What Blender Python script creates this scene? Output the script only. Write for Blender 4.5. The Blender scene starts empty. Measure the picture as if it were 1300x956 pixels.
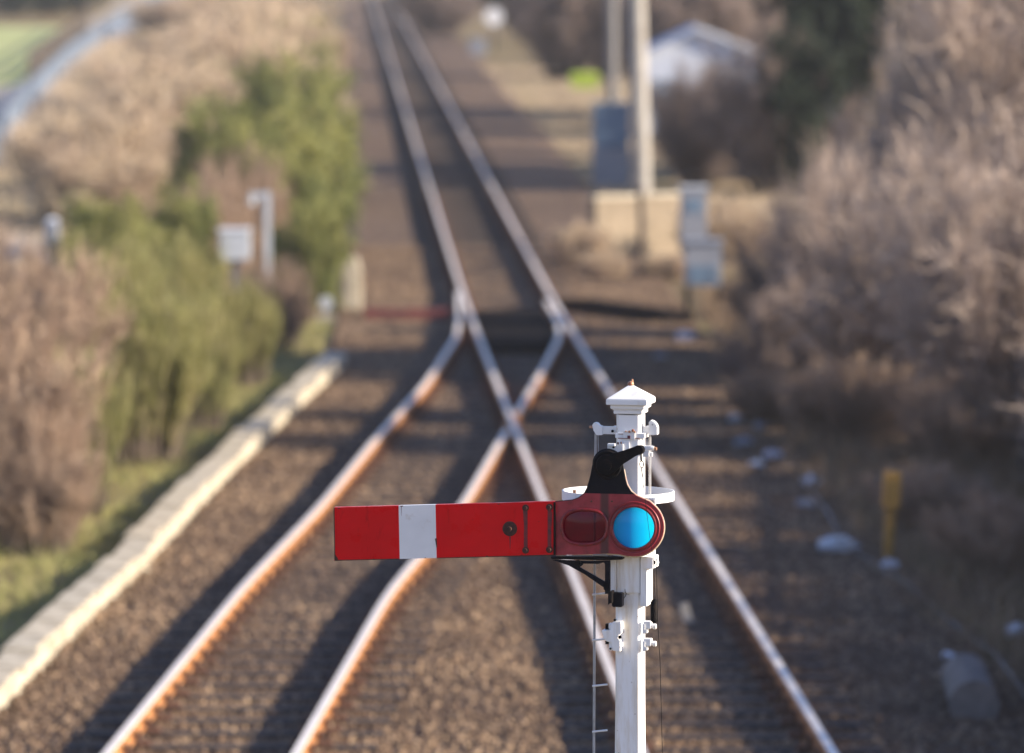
import bpy, bmesh, math, random
import numpy as np
from mathutils import Vector, Matrix
R = math.radians
random.seed(5); rng = np.random.default_rng(7)
scene = bpy.context.scene
col = scene.collection

# ------------------------------------------------------------------ camera
W, H, F = 1300.0, 956.0, 7222.2
CAMZ = 6.45
PITCH = math.atan((478 + 118) / F)
cp, sp = math.cos(PITCH), math.sin(PITCH)
def ray(px, py):
    a = (px - 650) / F; b = (478 - py) / F
    return Vector((a, b * sp + cp, b * cp - sp))
def atz(px, py, z=-0.2):
    d = ray(px, py); t = (z - CAMZ) / d.z
    return Vector((d.x * t, d.y * t, z))
def atY(px, py, Y):
    d = ray(px, py); t = Y / d.y
    return Vector((d.x * t, Y, CAMZ + d.z * t))
cam_d = bpy.data.cameras.new('camera'); cam = bpy.data.objects.new('camera', cam_d)
col.objects.link(cam); scene.camera = cam
cam.location = (0, 0, CAMZ); cam.rotation_euler = (math.pi / 2 - PITCH, 0, 0)
cam_d.lens = 200; cam_d.sensor_width = 36; cam_d.sensor_fit = 'HORIZONTAL'
cam_d.clip_start = 0.5; cam_d.clip_end = 6000
cam_d.dof.use_dof = True; cam_d.dof.aperture_fstop = 2.2; cam_d.dof.focus_distance = 25.7

# ------------------------------------------------------------------ world
SUN_EL, SUN_AZ = 21.0, -13.0       # direction to the sun: +X turned towards the camera
az = R(SUN_AZ); el = R(SUN_EL)
sd = Vector((math.cos(az) * math.cos(el), math.sin(az) * math.cos(el), math.sin(el)))
w = bpy.data.worlds.new("World"); scene.world = w; w.use_nodes = True
nt = w.node_tree
sky = nt.nodes.new('ShaderNodeTexSky'); sky.sky_type = 'NISHITA'; sky.sun_disc = False
sky.sun_elevation = el; sky.sun_rotation = math.atan2(sd.x, sd.y)
sky.air_density = 1.0; sky.dust_density = 0.4; sky.ozone_density = 3.0
tint = nt.nodes.new('ShaderNodeMix'); tint.data_type = 'RGBA'; tint.blend_type = 'MULTIPLY'
tint.inputs[0].default_value = 1.0; tint.inputs[7].default_value = (1.06, 0.945, 1.06, 1)
nt.links.new(sky.outputs[0], tint.inputs[6]); nt.links.new(tint.outputs[2], nt.nodes['Background'].inputs[0])
nt.nodes['Background'].inputs[1].default_value = 0.105
sun_d = bpy.data.lights.new('sun', 'SUN'); sun_d.energy = 4.9; sun_d.angle = R(0.5)
sun_d.color = (1.0, 0.87, 0.70)
sun = bpy.data.objects.new('sun', sun_d); col.objects.link(sun)
sun.rotation_euler = (-sd).to_track_quat('-Z', 'Y').to_euler()
sun.location = (40, -5, 30)
scene.view_settings.view_transform = 'Standard'; scene.view_settings.look = 'None'
scene.view_settings.gamma = 1; scene.view_settings.exposure = 1.1
scene.render.engine = 'CYCLES'

# ------------------------------------------------------------------ tagging helpers
def tag(o, label=None, cat=None, group=None, kind=None):
    if label: o['label'] = label
    if cat: o['category'] = cat
    if group: o['group'] = group
    if kind: o['kind'] = kind
    return o
def empty(name, loc=(0, 0, 0), rz=0.0):
    o = bpy.data.objects.new(name, None); col.objects.link(o)
    o.location = loc; o.rotation_euler = (0, 0, rz); o.empty_display_size = 0.2
    return o
def copy_tree(o, parent=None):
    c = o.copy(); col.objects.link(c); c.parent = parent
    for ch in list(o.children):
        copy_tree(ch, c)
    return c

# ------------------------------------------------------------------ materials
def principled(name):
    m = bpy.data.materials.new(name); m.use_nodes = True
    return m, m.node_tree, m.node_tree.nodes['Principled BSDF']
def noise_ramp(nt, cols, scale, detail=6, coord='Object', stretch=(1, 1, 1), rough=0.6):
    tc = nt.nodes.new('ShaderNodeTexCoord'); mp = nt.nodes.new('ShaderNodeMapping')
    mp.inputs['Scale'].default_value = stretch
    nt.links.new(tc.outputs[coord], mp.inputs[0])
    n = nt.nodes.new('ShaderNodeTexNoise'); n.inputs['Scale'].default_value = scale
    n.inputs['Detail'].default_value = detail; n.inputs['Roughness'].default_value = rough
    nt.links.new(mp.outputs[0], n.inputs['Vector'])
    r = nt.nodes.new('ShaderNodeValToRGB'); e = r.color_ramp.elements
    while len(e) < len(cols): e.new(0.5)
    for k, (p, c) in enumerate(cols):
        e[k].position = p; e[k].color = (*c, 1)
    nt.links.new(n.outputs[0], r.inputs[0])
    return r, n, mp
def mixc(nt, a, b, fac, mode='MIX'):
    m = nt.nodes.new('ShaderNodeMix'); m.data_type = 'RGBA'; m.blend_type = mode
    for sock, v in ((m.inputs[6], a), (m.inputs[7], b), (m.inputs[0], fac)):
        if hasattr(v, 'is_output'): nt.links.new(v, sock)
        elif isinstance(v, (tuple, list)): sock.default_value = (*v, 1)
        else: sock.default_value = v
    return m.outputs[2]
def bump(nt, b, h, strength=0.4, dist=0.02):
    bp = nt.nodes.new('ShaderNodeBump'); bp.inputs['Strength'].default_value = strength
    bp.inputs['Distance'].default_value = dist
    nt.links.new(h, bp.inputs['Height']); nt.links.new(bp.outputs[0], b.inputs['Normal'])
def paint(name, base, dirt, rough=0.4, scale=8, lo=0.45, hi=0.75, metallic=0.0, bumpy=0.15):
    m, nt, b = principled(name)
    r, n, _ = noise_ramp(nt, [(lo, base), (hi, dirt)], scale)
    r2, n2, _ = noise_ramp(nt, [(0.3, (0.86,) * 3), (0.7, (1.0,) * 3)], scale * 0.37, 3)
    nt.links.new(mixc(nt, r.outputs[0], r2.outputs[0], 1.0, 'MULTIPLY'), b.inputs['Base Color'])
    b.inputs['Roughness'].default_value = rough; b.inputs['Metallic'].default_value = metallic
    if bumpy: bump(nt, b, n.outputs[0], bumpy, 0.004)
    return m
def island(name, cols, rough=0.75, big=None, transl=0.0, bigscale=0.6):
    """one colour per twig / stone, from a range, with slow drifts of tone through the plant"""
    m, nt, b = principled(name)
    g = nt.nodes.new('ShaderNodeNewGeometry')
    r = nt.nodes.new('ShaderNodeValToRGB'); e = r.color_ramp.elements
    while len(e) < len(cols): e.new(0.5)
    for k, c in enumerate(cols):
        e[k].position = k / (len(cols) - 1); e[k].color = (*c, 1)
    nt.links.new(g.outputs['Random Per Island'], r.inputs[0])
    out = r.outputs[0]
    if big:
        r2, _, _ = noise_ramp(nt, [(0.36, big[0]), (0.64, big[1])], bigscale, 3)
        out = mixc(nt, out, r2.outputs[0], 1.0, 'MULTIPLY')
    nt.links.new(out, b.inputs['Base Color'])
    b.inputs['Roughness'].default_value = rough
    b.inputs['Specular IOR Level'].default_value = 0.3
    if transl:
        t = nt.nodes.new('ShaderNodeBsdfTranslucent'); nt.links.new(out, t.inputs[0])
        ms = nt.nodes.new('ShaderNodeMixShader'); ms.inputs[0].default_value = transl
        nt.links.new(b.outputs[0], ms.inputs[1]); nt.links.new(t.outputs[0], ms.inputs[2])
        nt.links.new(ms.outputs[0], nt.nodes['Material Output'].inputs[0])
    return m

M = {}
M['white'] = paint('white_paint', (0.86, 0.86, 0.86), (0.55, 0.47, 0.36), 0.38, 14, 0.60, 0.86)
# the post: white paint with cracks and small rust spots
def post_mat():
    m, nt, b = principled('post_paint')
    r, n, mp = noise_ramp(nt, [(0.50, (0.85, 0.85, 0.85)), (0.70, (0.62, 0.54, 0.42))], 13, 9, stretch=(1, 1, 0.14))
    v = nt.nodes.new('ShaderNodeTexVoronoi'); v.inputs['Scale'].default_value = 26
    tc = nt.nodes.new('ShaderNodeTexCoord'); nt.links.new(tc.outputs['Object'], v.inputs['Vector'])
    rr = nt.nodes.new('ShaderNodeValToRGB'); rr.color_ramp.elements[0].position = 0.04
    rr.color_ramp.elements[0].color = (1, 1, 1, 1); rr.color_ramp.elements[1].position = 0.085
    rr.color_ramp.elements[1].color = (0, 0, 0, 1)
    nt.links.new(v.outputs['Distance'], rr.inputs[0])
    o = mixc(nt, r.outputs[0], (0.22, 0.12, 0.07), rr.outputs[0])
    nt.links.new(o, b.inputs['Base Color']); b.inputs['Roughness'].default_value = 0.42
    bump(nt, b, n.outputs[0], 0.25, 0.003)
    return m
M['post'] = post_mat()
M['black'] = paint('black_paint', (0.007, 0.007, 0.011), (0.022, 0.020, 0.022), 0.5, 18, 0.5, 0.8)
M['blackiron'] = paint('black_iron', (0.005, 0.005, 0.006), (0.018, 0.012, 0.010), 0.65, 30, 0.45, 0.7, bumpy=0.4)
M['rustbolt'] = paint('rusty_bolt', (0.035, 0.012, 0.010), (0.09, 0.03, 0.015), 0.8, 60, 0.4, 0.65, bumpy=0.6)
M['finial'] = paint('rusty_copper', (0.35, 0.13, 0.07), (0.6, 0.36, 0.22), 0.5, 60, 0.4, 0.6, 0.3)
M['grey'] = paint('galvanised', (0.42, 0.43, 0.45), (0.30, 0.28, 0.26), 0.5, 20, 0.45, 0.7, 0.3)
for k_ in ('black', 'blackiron'): M[k_].node_tree.nodes['Principled BSDF'].inputs['Specular IOR Level'].default_value = 0.12
def enamel_red():
    m, nt, b = principled('red_enamel')
    r, n, _ = noise_ramp(nt, [(0.35, (0.72, 0.006, 0.010)), (0.7, (0.62, 0.006, 0.009))], 5, 5)
    # dark weathering along the bolted straps, running down the enamel
    r2, _, mp = noise_ramp(nt, [(0.60, (1, 1, 1)), (0.78, (0.35, 0.22, 0.20))], 22, 6, stretch=(1.4, 1, 0.35))
    nt.links.new(mixc(nt, r.outputs[0], r2.outputs[0], 0.55, 'MULTIPLY'), b.inputs['Base Color'])
    rr, _, _ = noise_ramp(nt, [(0.35, (0.22,) * 3), (0.7, (0.55,) * 3)], 11, 7)
    nt.links.new(rr.outputs[0], b.inputs['Roughness'])
    b.inputs['Specular IOR Level'].default_value = 0.12
    return m
M['red'] = enamel_red()
def cast_red():
    m, nt, b = principled('faded_red_paint')
    r, n, _ = noise_ramp(nt, [(0.30, (0.36, 0.035, 0.050)), (0.52, (0.27, 0.018, 0.028)), (0.72, (0.12, 0.012, 0.018))], 13, 8)
    tc = nt.nodes.new('ShaderNodeTexCoord'); sx = nt.nodes.new('ShaderNodeSeparateXYZ')
    nt.links.new(tc.outputs['Object'], sx.inputs[0])
    # the sooty streak below the pivot, running down between the two glasses
    ma = nt.nodes.new('ShaderNodeMath'); ma.operation = 'ADD'; ma.inputs[1].default_value = 0.085
    nt.links.new(sx.outputs[0], ma.inputs[0])
    ab = nt.nodes.new('ShaderNodeMath'); ab.operation = 'ABSOLUTE'; nt.links.new(ma.outputs[0], ab.inputs[0])
    mr = nt.nodes.new('ShaderNodeMapRange'); mr.inputs[1].default_value = 0.013; mr.inputs[2].default_value = 0.026
    mr.inputs[3].default_value = 0.8; mr.inputs[4].default_value = 0.0
    nt.links.new(ab.outputs[0], mr.inputs[0])
    o = mixc(nt, r.outputs[0], (0.030, 0.014, 0.014), mr.outputs[0])
    nt.links.new(o, b.inputs['Base Color']); b.inputs['Roughness'].default_value = 0.45
    bump(nt, b, n.outputs[0], 0.35, 0.003)
    return m
M['castred'] = cast_red()
M['ringred'] = paint('dull_red_ring', (0.22, 0.014, 0.018), (0.05, 0.008, 0.01), 0.4, 40, 0.45, 0.75)
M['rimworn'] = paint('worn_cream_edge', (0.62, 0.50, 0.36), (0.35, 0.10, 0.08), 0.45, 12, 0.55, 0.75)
M['straps'] = paint('rust_stained_strap', (0.20, 0.012, 0.018), (0.06, 0.015, 0.02), 0.5, 40, 0.4, 0.7)
def lens_mat(name, tint, refl, mixf):
    m, nt, b = principled(name)
    b.inputs['Base Color'].default_value = (*refl, 1); b.inputs['Roughness'].default_value = 0.12
    t = nt.nodes.new('ShaderNodeBsdfTransparent'); t.inputs[0].default_value = (*tint, 1)
    ms = nt.nodes.new('ShaderNodeMixShader'); ms.inputs[0].default_value = mixf
    nt.links.new(t.outputs[0], ms.inputs[1]); nt.links.new(b.outputs[0], ms.inputs[2])
    nt.links.new(ms.outputs[0], nt.nodes['Material Output'].inputs[0])
    return m
M['blueglass'] = lens_mat('blue_glass', (0.0, 0.62, 1.0), (0.0, 0.46, 0.90), 0.48)
M['redglass'] = lens_mat('red_glass', (0.34, 0.008, 0.035), (0.040, 0.005, 0.018), 0.5)

M['railtop'] = paint('worn_steel', (0.88, 0.81, 0.74), (0.78, 0.69, 0.60), 0.45, 3, 0.4, 0.7, 0.10, 0.0)
M['railside'] = paint('rail_rust', (0.50, 0.225, 0.075), (0.34, 0.155, 0.06), 0.85, 9, 0.4, 0.7)
M['chair'] = paint('rail_chair_iron', (0.16, 0.075, 0.04), (0.09, 0.05, 0.035), 0.85, 20, 0.4, 0.7)
M['sleeper'] = paint('old_sleeper_wood', (0.080, 0.055, 0.039), (0.040, 0.028, 0.021), 0.9, 3.5, 0.38, 0.62, bumpy=0.5)
M['darkwood'] = paint('tarred_board', (0.010, 0.009, 0.010), (0.022, 0.018, 0.017), 1.0, 5, 0.4, 0.7)
M['darkwood'].node_tree.nodes['Principled BSDF'].inputs['Specular IOR Level'].default_value = 0.03
M['redboard'] = paint('red_brown_board', (0.20, 0.030, 0.030), (0.11, 0.04, 0.035), 0.8, 3, 0.4, 0.65)
M['concrete'] = paint('concrete', (0.60, 0.53, 0.40), (0.33, 0.28, 0.20), 0.9, 4, 0.42, 0.66, bumpy=0.5)
M['stone'] = island('ballast_stones', [(0.05, 0.032, 0.024), (0.18, 0.122, 0.082), (0.115, 0.08, 0.056), (0.36, 0.265, 0.18), (0.135, 0.085, 0.055)], 0.85,
                    ((0.7, 0.66, 0.64), (1.15, 1.1, 1.0)), bigscale=0.35)
M['yellow'] = paint('yellow_paint', (0.50, 0.27, 0.05), (0.28, 0.15, 0.03), 0.6, 10, 0.45, 0.75)
M['cabgrey'] = paint('grey_blue_cabinet', (0.30, 0.32, 0.36), (0.21, 0.22, 0.25), 0.5, 5, 0.4, 0.7)
M['cabpale'] = paint('pale_cabinet', (0.60, 0.63, 0.66), (0.45, 0.46, 0.46), 0.5, 5, 0.45, 0.75)
M['cabblue'] = paint('blue_door_paint', (0.16, 0.24, 0.33), (0.13, 0.19, 0.26), 0.5, 5, 0.4, 0.7)
M['buff'] = paint('buff_render', (0.31, 0.245, 0.17), (0.19, 0.15, 0.10), 0.9, 2.5, 0.4, 0.7)
M['polewood'] = paint('weathered_pole', (0.46, 0.43, 0.38), (0.30, 0.27, 0.23), 0.85, 4, 0.4, 0.7)
M['polegrey'] = paint('grey_pole_paint', (0.22, 0.21, 0.20), (0.16, 0.155, 0.15), 0.8, 4, 0.4, 0.7)
M['lime'] = paint('lime_plastic', (0.42, 0.55, 0.04), (0.34, 0.44, 0.04), 0.5, 3, 0.4, 0.7)
M['bagwhite'] = paint('white_plastic', (0.72, 0.74, 0.80), (0.55, 0.55, 0.58), 0.35, 12, 0.4, 0.7)
M['bagblue'] = paint('blue_plastic', (0.10, 0.27, 0.62), (0.30, 0.42, 0.62), 0.35, 12, 0.5, 0.7)
M['bagpale'] = paint('pale_blue_plastic', (0.42, 0.52, 0.68), (0.50, 0.52, 0.58), 0.35, 12, 0.4, 0.7)
M['pipegrey'] = paint('grey_duct', (0.22, 0.19, 0.17), (0.13, 0.11, 0.10), 0.7, 8, 0.4, 0.7)
M['shedwall'] = paint('pale_blue_boards', (0.70, 0.75, 0.84), (0.42, 0.47, 0.56), 0.7, 2, 0.4, 0.7)
M['slate'] = paint('shed_roof_felt', (0.62, 0.66, 0.74), (0.34, 0.37, 0.43), 0.8, 3, 0.4, 0.7)
M['fence'] = paint('blue_grey_fence', (0.30, 0.36, 0.44), (0.22, 0.27, 0.34), 0.6, 3, 0.4, 0.7)
M['fencewood'] = paint('field_fence_wood', (0.20, 0.16, 0.12), (0.12, 0.10, 0.08), 0.85, 5, 0.4, 0.7)
M['bark'] = paint('bark', (0.20, 0.15, 0.115), (0.10, 0.075, 0.06), 0.9, 10, 0.4, 0.7)
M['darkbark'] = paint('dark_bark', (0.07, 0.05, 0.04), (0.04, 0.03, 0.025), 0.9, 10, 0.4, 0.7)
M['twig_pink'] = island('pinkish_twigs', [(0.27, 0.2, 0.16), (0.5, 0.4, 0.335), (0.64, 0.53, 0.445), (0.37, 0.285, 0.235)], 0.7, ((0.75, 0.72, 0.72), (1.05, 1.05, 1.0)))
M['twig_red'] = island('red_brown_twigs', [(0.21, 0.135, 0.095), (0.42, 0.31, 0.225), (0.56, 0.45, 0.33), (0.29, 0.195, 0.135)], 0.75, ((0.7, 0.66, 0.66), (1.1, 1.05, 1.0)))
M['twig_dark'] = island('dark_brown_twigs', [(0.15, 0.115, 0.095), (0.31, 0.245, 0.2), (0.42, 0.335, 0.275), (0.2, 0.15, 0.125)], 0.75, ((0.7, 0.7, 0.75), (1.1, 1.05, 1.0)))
M['twig_tan'] = island('tan_scrub', [(0.38, 0.31, 0.22), (0.62, 0.53, 0.39), (0.5, 0.42, 0.31), (0.7, 0.61, 0.45)], 0.8, ((0.82, 0.72, 0.72), (1.1, 1.05, 0.95)))
M['broom'] = island('broom_shoots', [(0.15, 0.15, 0.045), (0.3, 0.29, 0.09), (0.44, 0.42, 0.18), (0.4, 0.32, 0.19)], 0.7, ((0.7, 0.75, 0.7), (1.1, 1.05, 1.0)), 0.2)
M['gorse'] = island('gorse_leaves', [(0.1, 0.115, 0.03), (0.27, 0.28, 0.08), (0.44, 0.42, 0.14), (0.16, 0.17, 0.055)], 0.7, ((0.6, 0.7, 0.75), (1.15, 1.1, 1.0)), 0.2, bigscale=0.9)
M['conifer'] = island('conifer_leaves', [(0.006, 0.012, 0.006), (0.014, 0.026, 0.011), (0.022, 0.036, 0.014)], 0.7, None, 0.1)
M['grass'] = island('verge_grass', [(0.2, 0.23, 0.06), (0.38, 0.37, 0.13), (0.5, 0.43, 0.22), (0.28, 0.29, 0.09)], 0.8, ((0.8, 0.8, 0.8), (1.1, 1.1, 1.0)), 0.2)
M['dead'] = island('dead_undergrowth', [(0.14, 0.09, 0.062), (0.32, 0.23, 0.15), (0.44, 0.34, 0.23), (0.22, 0.145, 0.1), (0.19, 0.17, 0.08)], 0.8, ((0.65, 0.6, 0.6), (1.15, 1.1, 1.0)), 0.1)
def ground_mat():
    m, nt, b = principled('ground_soil')
    r, n, _ = noise_ramp(nt, [(0.3, (0.12, 0.085, 0.055)), (0.5, (0.24, 0.18, 0.10)), (0.68, (0.17, 0.17, 0.06))], 0.45, 9, rough=0.7)
    r2, _, _ = noise_ramp(nt, [(0.3, (0.75,) * 3), (0.7, (1.15, 1.1, 1.0))], 7, 6)
    nt.links.new(mixc(nt, r.outputs[0], r2.outputs[0], 1.0, 'MULTIPLY'), b.inputs['Base Color'])
    b.inputs['Roughness'].default_value = 0.95; b.inputs['Specular IOR Level'].default_value = 0.1
    bump(nt, b, n.outputs[0], 0.8, 0.15); return m
M['ground'] = ground_mat()
def ballast_mat():
    m, nt, b = principled('ballast')
    tc = nt.nodes.new('ShaderNodeTexCoord')
    v = nt.nodes.new('ShaderNodeTexVoronoi'); v.inputs['Scale'].default_value = 16
    nt.links.new(tc.outputs['Object'], v.inputs['Vector'])
    s = nt.nodes.new('ShaderNodeSeparateColor'); nt.links.new(v.outputs['Color'], s.inputs[0])
    r = nt.nodes.new('ShaderNodeValToRGB'); e = r.color_ramp.elements; e.new(0.5)
    for k, (p, c) in enumerate([(0.0, (0.05, 0.033, 0.025)), (0.55, (0.15, 0.103, 0.071)), (1.0, (0.28, 0.205, 0.14))]):
        e[k].position = p; e[k].color = (*c, 1)
    nt.links.new(s.outputs[0], r.inputs[0])
    r2, _, _ = noise_ramp(nt, [(0.3, (0.72, 0.68, 0.68)), (0.7, (1.15, 1.1, 1.02))], 0.5, 8)
    nt.links.new(mixc(nt, r.outputs[0], r2.outputs[0], 1.0, 'MULTIPLY'), b.inputs['Base Color'])
    b.inputs['Roughness'].default_value = 0.9; b.inputs['Specular IOR Level'].default_value = 0.2
    bump(nt, b, v.outputs['Distance'], 1.0, 0.05); return m
M['ballast'] = ballast_mat()
M['field'] = paint('pasture', (0.36, 0.42, 0.12), (0.46, 0.45, 0.20), 0.95, 0.2, 0.4, 0.65)
M['tarmac'] = paint('old_tarmac', (0.19, 0.20, 0.23), (0.25, 0.25, 0.26), 0.9, 1.2, 0.4, 0.7)
M['track_dirt'] = paint('sandy_path', (0.50, 0.42, 0.32), (0.40, 0.33, 0.24), 0.95, 0.8, 0.4, 0.7)

# ------------------------------------------------------------------ mesh builder
class MB:
    def __init__(s): s.v = []; s.f = []; s.m = []
    def add(s, vs, fs, mi=0):
        o = len(s.v); s.v += [tuple(p) for p in vs]
        s.f += [tuple(i + o for i in f) for f in fs]; s.m += [mi] * len(fs); return s
    def box(s, x0, x1, y0, y1, z0, z1, mi=0, cham=0.0):
        if cham <= 0:
            vs = [(x, y, z) for z in (z0, z1) for y in (y0, y1) for x in (x0, x1)]
            return s.add(vs, [(0, 2, 3, 1), (4, 5, 7, 6), (0, 1, 5, 4), (2, 6, 7, 3), (0, 4, 6, 2), (1, 3, 7, 5)], mi)
        c = cham; ring = [(x0 + c, y0), (x1 - c, y0), (x1, y0 + c), (x1, y1 - c), (x1 - c, y1), (x0 + c, y1), (x0, y1 - c), (x0, y0 + c)]
        return s.prism(ring, z0, z1, mi)
    def prism(s, ring, z0, z1, mi=0, scale1=None, ctr=(0, 0)):
        n = len(ring); k = scale1 or 1.0
        vs = [(x, y, z0) for x, y in ring] + [(ctr[0] + (x - ctr[0]) * k, ctr[1] + (y - ctr[1]) * k, z1) for x, y in ring]
        fs = [tuple(range(n))[::-1], tuple(range(n, 2 * n))] + [(i, (i + 1) % n, n + (i + 1) % n, n + i) for i in range(n)]
        return s.add(vs, fs, mi)
    def tube(s, pts, r, n=8, mi=0, closed=False, caps=True):
        pts = [Vector(p) for p in pts]; m = len(pts)
        rs = r if isinstance(r, (list, tuple)) else [r] * m
        o = len(s.v); prev = None
        for i, p in enumerate(pts):
            a = pts[(i - 1) % m] if (closed or i > 0) else p
            b = pts[(i + 1) % m] if (closed or i < m - 1) else p
            t = (b - a).normalized()
            if prev is None:
                u = t.orthogonal().normalized()
            else:
                u = (prev - t * prev.dot(t)).normalized()
            prev = u; q = t.cross(u)
            for k in range(n):
                an = 2 * math.pi * k / n
                s.v.append(tuple(p + (u * math.cos(an) + q * math.sin(an)) * rs[i]))
        for i in range(m if closed else m - 1):
            j = (i + 1) % m
            for k in range(n):
                s.f.append((o + i * n + k, o + i * n + (k + 1) % n, o + j * n + (k + 1) % n, o + j * n + k)); s.m.append(mi)
        if caps and not closed:
            s.f.append(tuple(o + k for k in range(n))[::-1]); s.m.append(mi)
            s.f.append(tuple(o + (m - 1) * n + k for k in range(n))); s.m.append(mi)
        return s
    def cyl(s, a, b, r, n=16, mi=0, r2=None):
        return s.tube([a, b], [r, r if r2 is None else r2], n, mi)
    def build(s, name, mats, parent=None, smooth=False, bevel=0.0):
        me = bpy.data.meshes.new(name); me.from_pydata(s.v, [], s.f); me.update()
        if not isinstance(mats, (list, tuple)): mats = [mats]
        for m in mats: me.materials.append(m)
        me.polygons.foreach_set('material_index', s.m)
        bm = bmesh.new(); bm.from_mesh(me); bmesh.ops.recalc_face_normals(bm, faces=bm.faces)
        if bevel:
            es = [e for e in bm.edges if len(e.link_faces) == 2 and e.calc_face_angle(0) > 0.6]
            bmesh.ops.bevel(bm, geom=es, offset=bevel, segments=2, affect='EDGES', clamp_overlap=True)
        bm.to_mesh(me); bm.free()
        if smooth:
            me.polygons.foreach_set('use_smooth', [True] * len(me.polygons))
            me.set_sharp_from_angle(angle=R(38))
        o = bpy.data.objects.new(name, me); col.objects.link(o)
        if parent: o.parent = parent
        return o
def np_mesh(name, verts, quads, mat, parent=None, tris=False):
    k = 3 if tris else 4
    me = bpy.data.meshes.new(name)
    me.vertices.add(len(verts)); me.vertices.foreach_set('co', verts.astype(np.float32).ravel())
    me.loops.add(len(quads) * k); me.loops.foreach_set('vertex_index', quads.astype(np.int32).ravel())
    me.polygons.add(len(quads)); me.polygons.foreach_set('loop_start', np.arange(0, len(quads) * k, k, dtype=np.int32))
    me.update(calc_edges=True); me.validate(); me.materials.append(mat)
    o = bpy.data.objects.new(name, me); col.objects.link(o)
    if parent: o.parent = parent
    return o

# ------------------------------------------------------------------ ground
def sheet(name, pts, z, mat, kind='structure'):
    b = MB(); b.add([(x, y, z) for x, y in pts], [tuple(range(len(pts)))])
    o = b.build(name, mat)
    if o.data.polygons[0].normal.z < 0: o.data.flip_normals()
    return tag(o, kind=kind)
sheet('ground', [(-1500, -200), (1500, -200), (1500, 4000), (-1500, 4000)], -0.30, M['ground'])
XL = [(30, 1.45), (47.3, 0.86), (92, -0.73), (112, -1.33), (169, -3.02), (277, -6.22), (430, -10.7)]
def interp(tab, d):
    for (a, xa), (b, xb) in zip(tab, tab[1:]):
        if d <= b: return xa + (xb - xa) * (d - a) / (b - a)
    return tab[-1][1]
def xs(d):   # left rail of the through line, smoothed
    return sum(interp(XL, min(430, d + k)) for k in (-6, -4, -2, 0, 2, 4, 6)) / 7
def ballast():
    rows = []
    ds = list(range(36, 430, 4))
    EL = [(30, -4.9), (47, -4.05), (61, -3.35), (82, -2.45), (100, -2.75), (156, -4.1), (200, -5.6), (430, -12.6)]
    ER = [(30, 5.2), (47, 4.2), (64, 3.35), (85, 2.7), (104, 2.3), (169, 0.6), (430, -7.0)]
    v = []; f = []
    for i, d in enumerate(ds):
        l = interp(EL, d); r = interp(ER, d); n = 13
        prof = [(l - 0.35, -0.31)] + [(l + (r - l) * k / (n - 1), -0.222) for k in range(n)] + [(r + 0.5, -0.31)]
        for x, z in prof: v.append((x, d, z))
        if i:
            m = len(prof)
            for k in range(m - 1): f.append(((i - 1) * m + k, (i - 1) * m + k + 1, i * m + k + 1, i * m + k))
    b = MB(); b.add(v, f); return tag(b.build('ballast_bed', M['ballast']), kind='structure'), EL, ER
_, EL, ER = ballast()
# loose stones over the near part of the bed
def stones(n, d0, d1, size):
    base = np.array([(1, 0, 0), (-1, 0, 0), (0, 1, 0), (0, -1, 0), (0, 0, 1), (0, 0, -1)], float)
    tri = np.array([(0, 2, 4), (2, 1, 4), (1, 3, 4), (3, 0, 4), (2, 0, 5), (1, 2, 5), (3, 1, 5), (0, 3, 5)])
    d = d0 + (d1 - d0) * rng.random(n) ** 1.2; u = rng.random(n)
    l = np.interp(d, [p[0] for p in EL], [p[1] for p in EL]) - 0.2; r = np.interp(d, [p[0] for p in ER], [p[1] for p in ER]) + 0.35
    s = size * (0.5 + rng.random((n, 1, 1))) * (0.6 + 0.8 * rng.random((n, 1, 3)))
    p = base[None] * s * (0.8 + 0.4 * rng.random((n, 6, 1)))
    a = rng.random(n) * 6.28; ca, sa = np.cos(a), np.sin(a)
    b2 = (rng.random(n) - .5) * 1.6; cb, sb = np.cos(b2), np.sin(b2)
    y = p[:, :, 1] * cb[:, None] - p[:, :, 2] * sb[:, None]; z = p[:, :, 1] * sb[:, None] + p[:, :, 2] * cb[:, None]
    x = p[:, :, 0] * ca[:, None] - y * sa[:, None]; y = p[:, :, 0] * sa[:, None] + y * ca[:, None]
    out = np.stack([x + (l + (r - l) * u)[:, None], y + d[:, None], z - 0.220], -1)
    idx = (tri[None] + (np.arange(n) * 6)[:, None, None]).reshape(-1, 3)
    return out.reshape(-1, 3), idx
v, f = stones(120000, 41, 112, 0.030)
tag(np_mesh('ballast_stones', v, f, M['stone'], tris=True), 'loose brown grey ballast stones between and beside the rails', 'ballast', kind='stuff')

# ------------------------------------------------------------------ rails
LLp = [(207, 867), (310, 741.5), (406, 642), (476, 557), (540, 487), (580, 426), (583, 403)]
LRp = [(426, 867), (494, 749), (588, 639), (646, 540), (690, 466), (711, 426), (708.5, 407), (697, 388)]
def track_pts(pp, join_d, join_x, back):
    P = [atz(x, y, 0.0) for x, y in pp]; P = [(p.y, p.x) for p in P]
    # extend towards the camera in a straight line, and run into the through rail
    s = (P[1][1] - P[0][1]) / (P[1][0] - P[0][0])
    P = [(30.0, P[0][1] - s * (P[0][0] - 30.0))] + P + [(join_d, join_x)]
    out = []
    ds = np.linspace(30, join_d, 110)
    A = np.array(P); raw = np.interp(ds, A[:, 0], A[:, 1])
    k = np.array([1, 2, 3, 4, 3, 2, 1.]); k /= k.sum()
    pad = np.concatenate([2 * raw[0] - raw[3:0:-1], raw, 2 * raw[-1] - raw[-2:-5:-1]])
    sm = np.convolve(pad, k, 'valid')
    return list(zip(sm, ds))
GA = 1.46
LL = track_pts(LLp, 95.5, xs(95.5) - 0.075, 0)
LR = track_pts(LRp, 93.5, xs(93.5) + GA - 0.125, 0)
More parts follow.
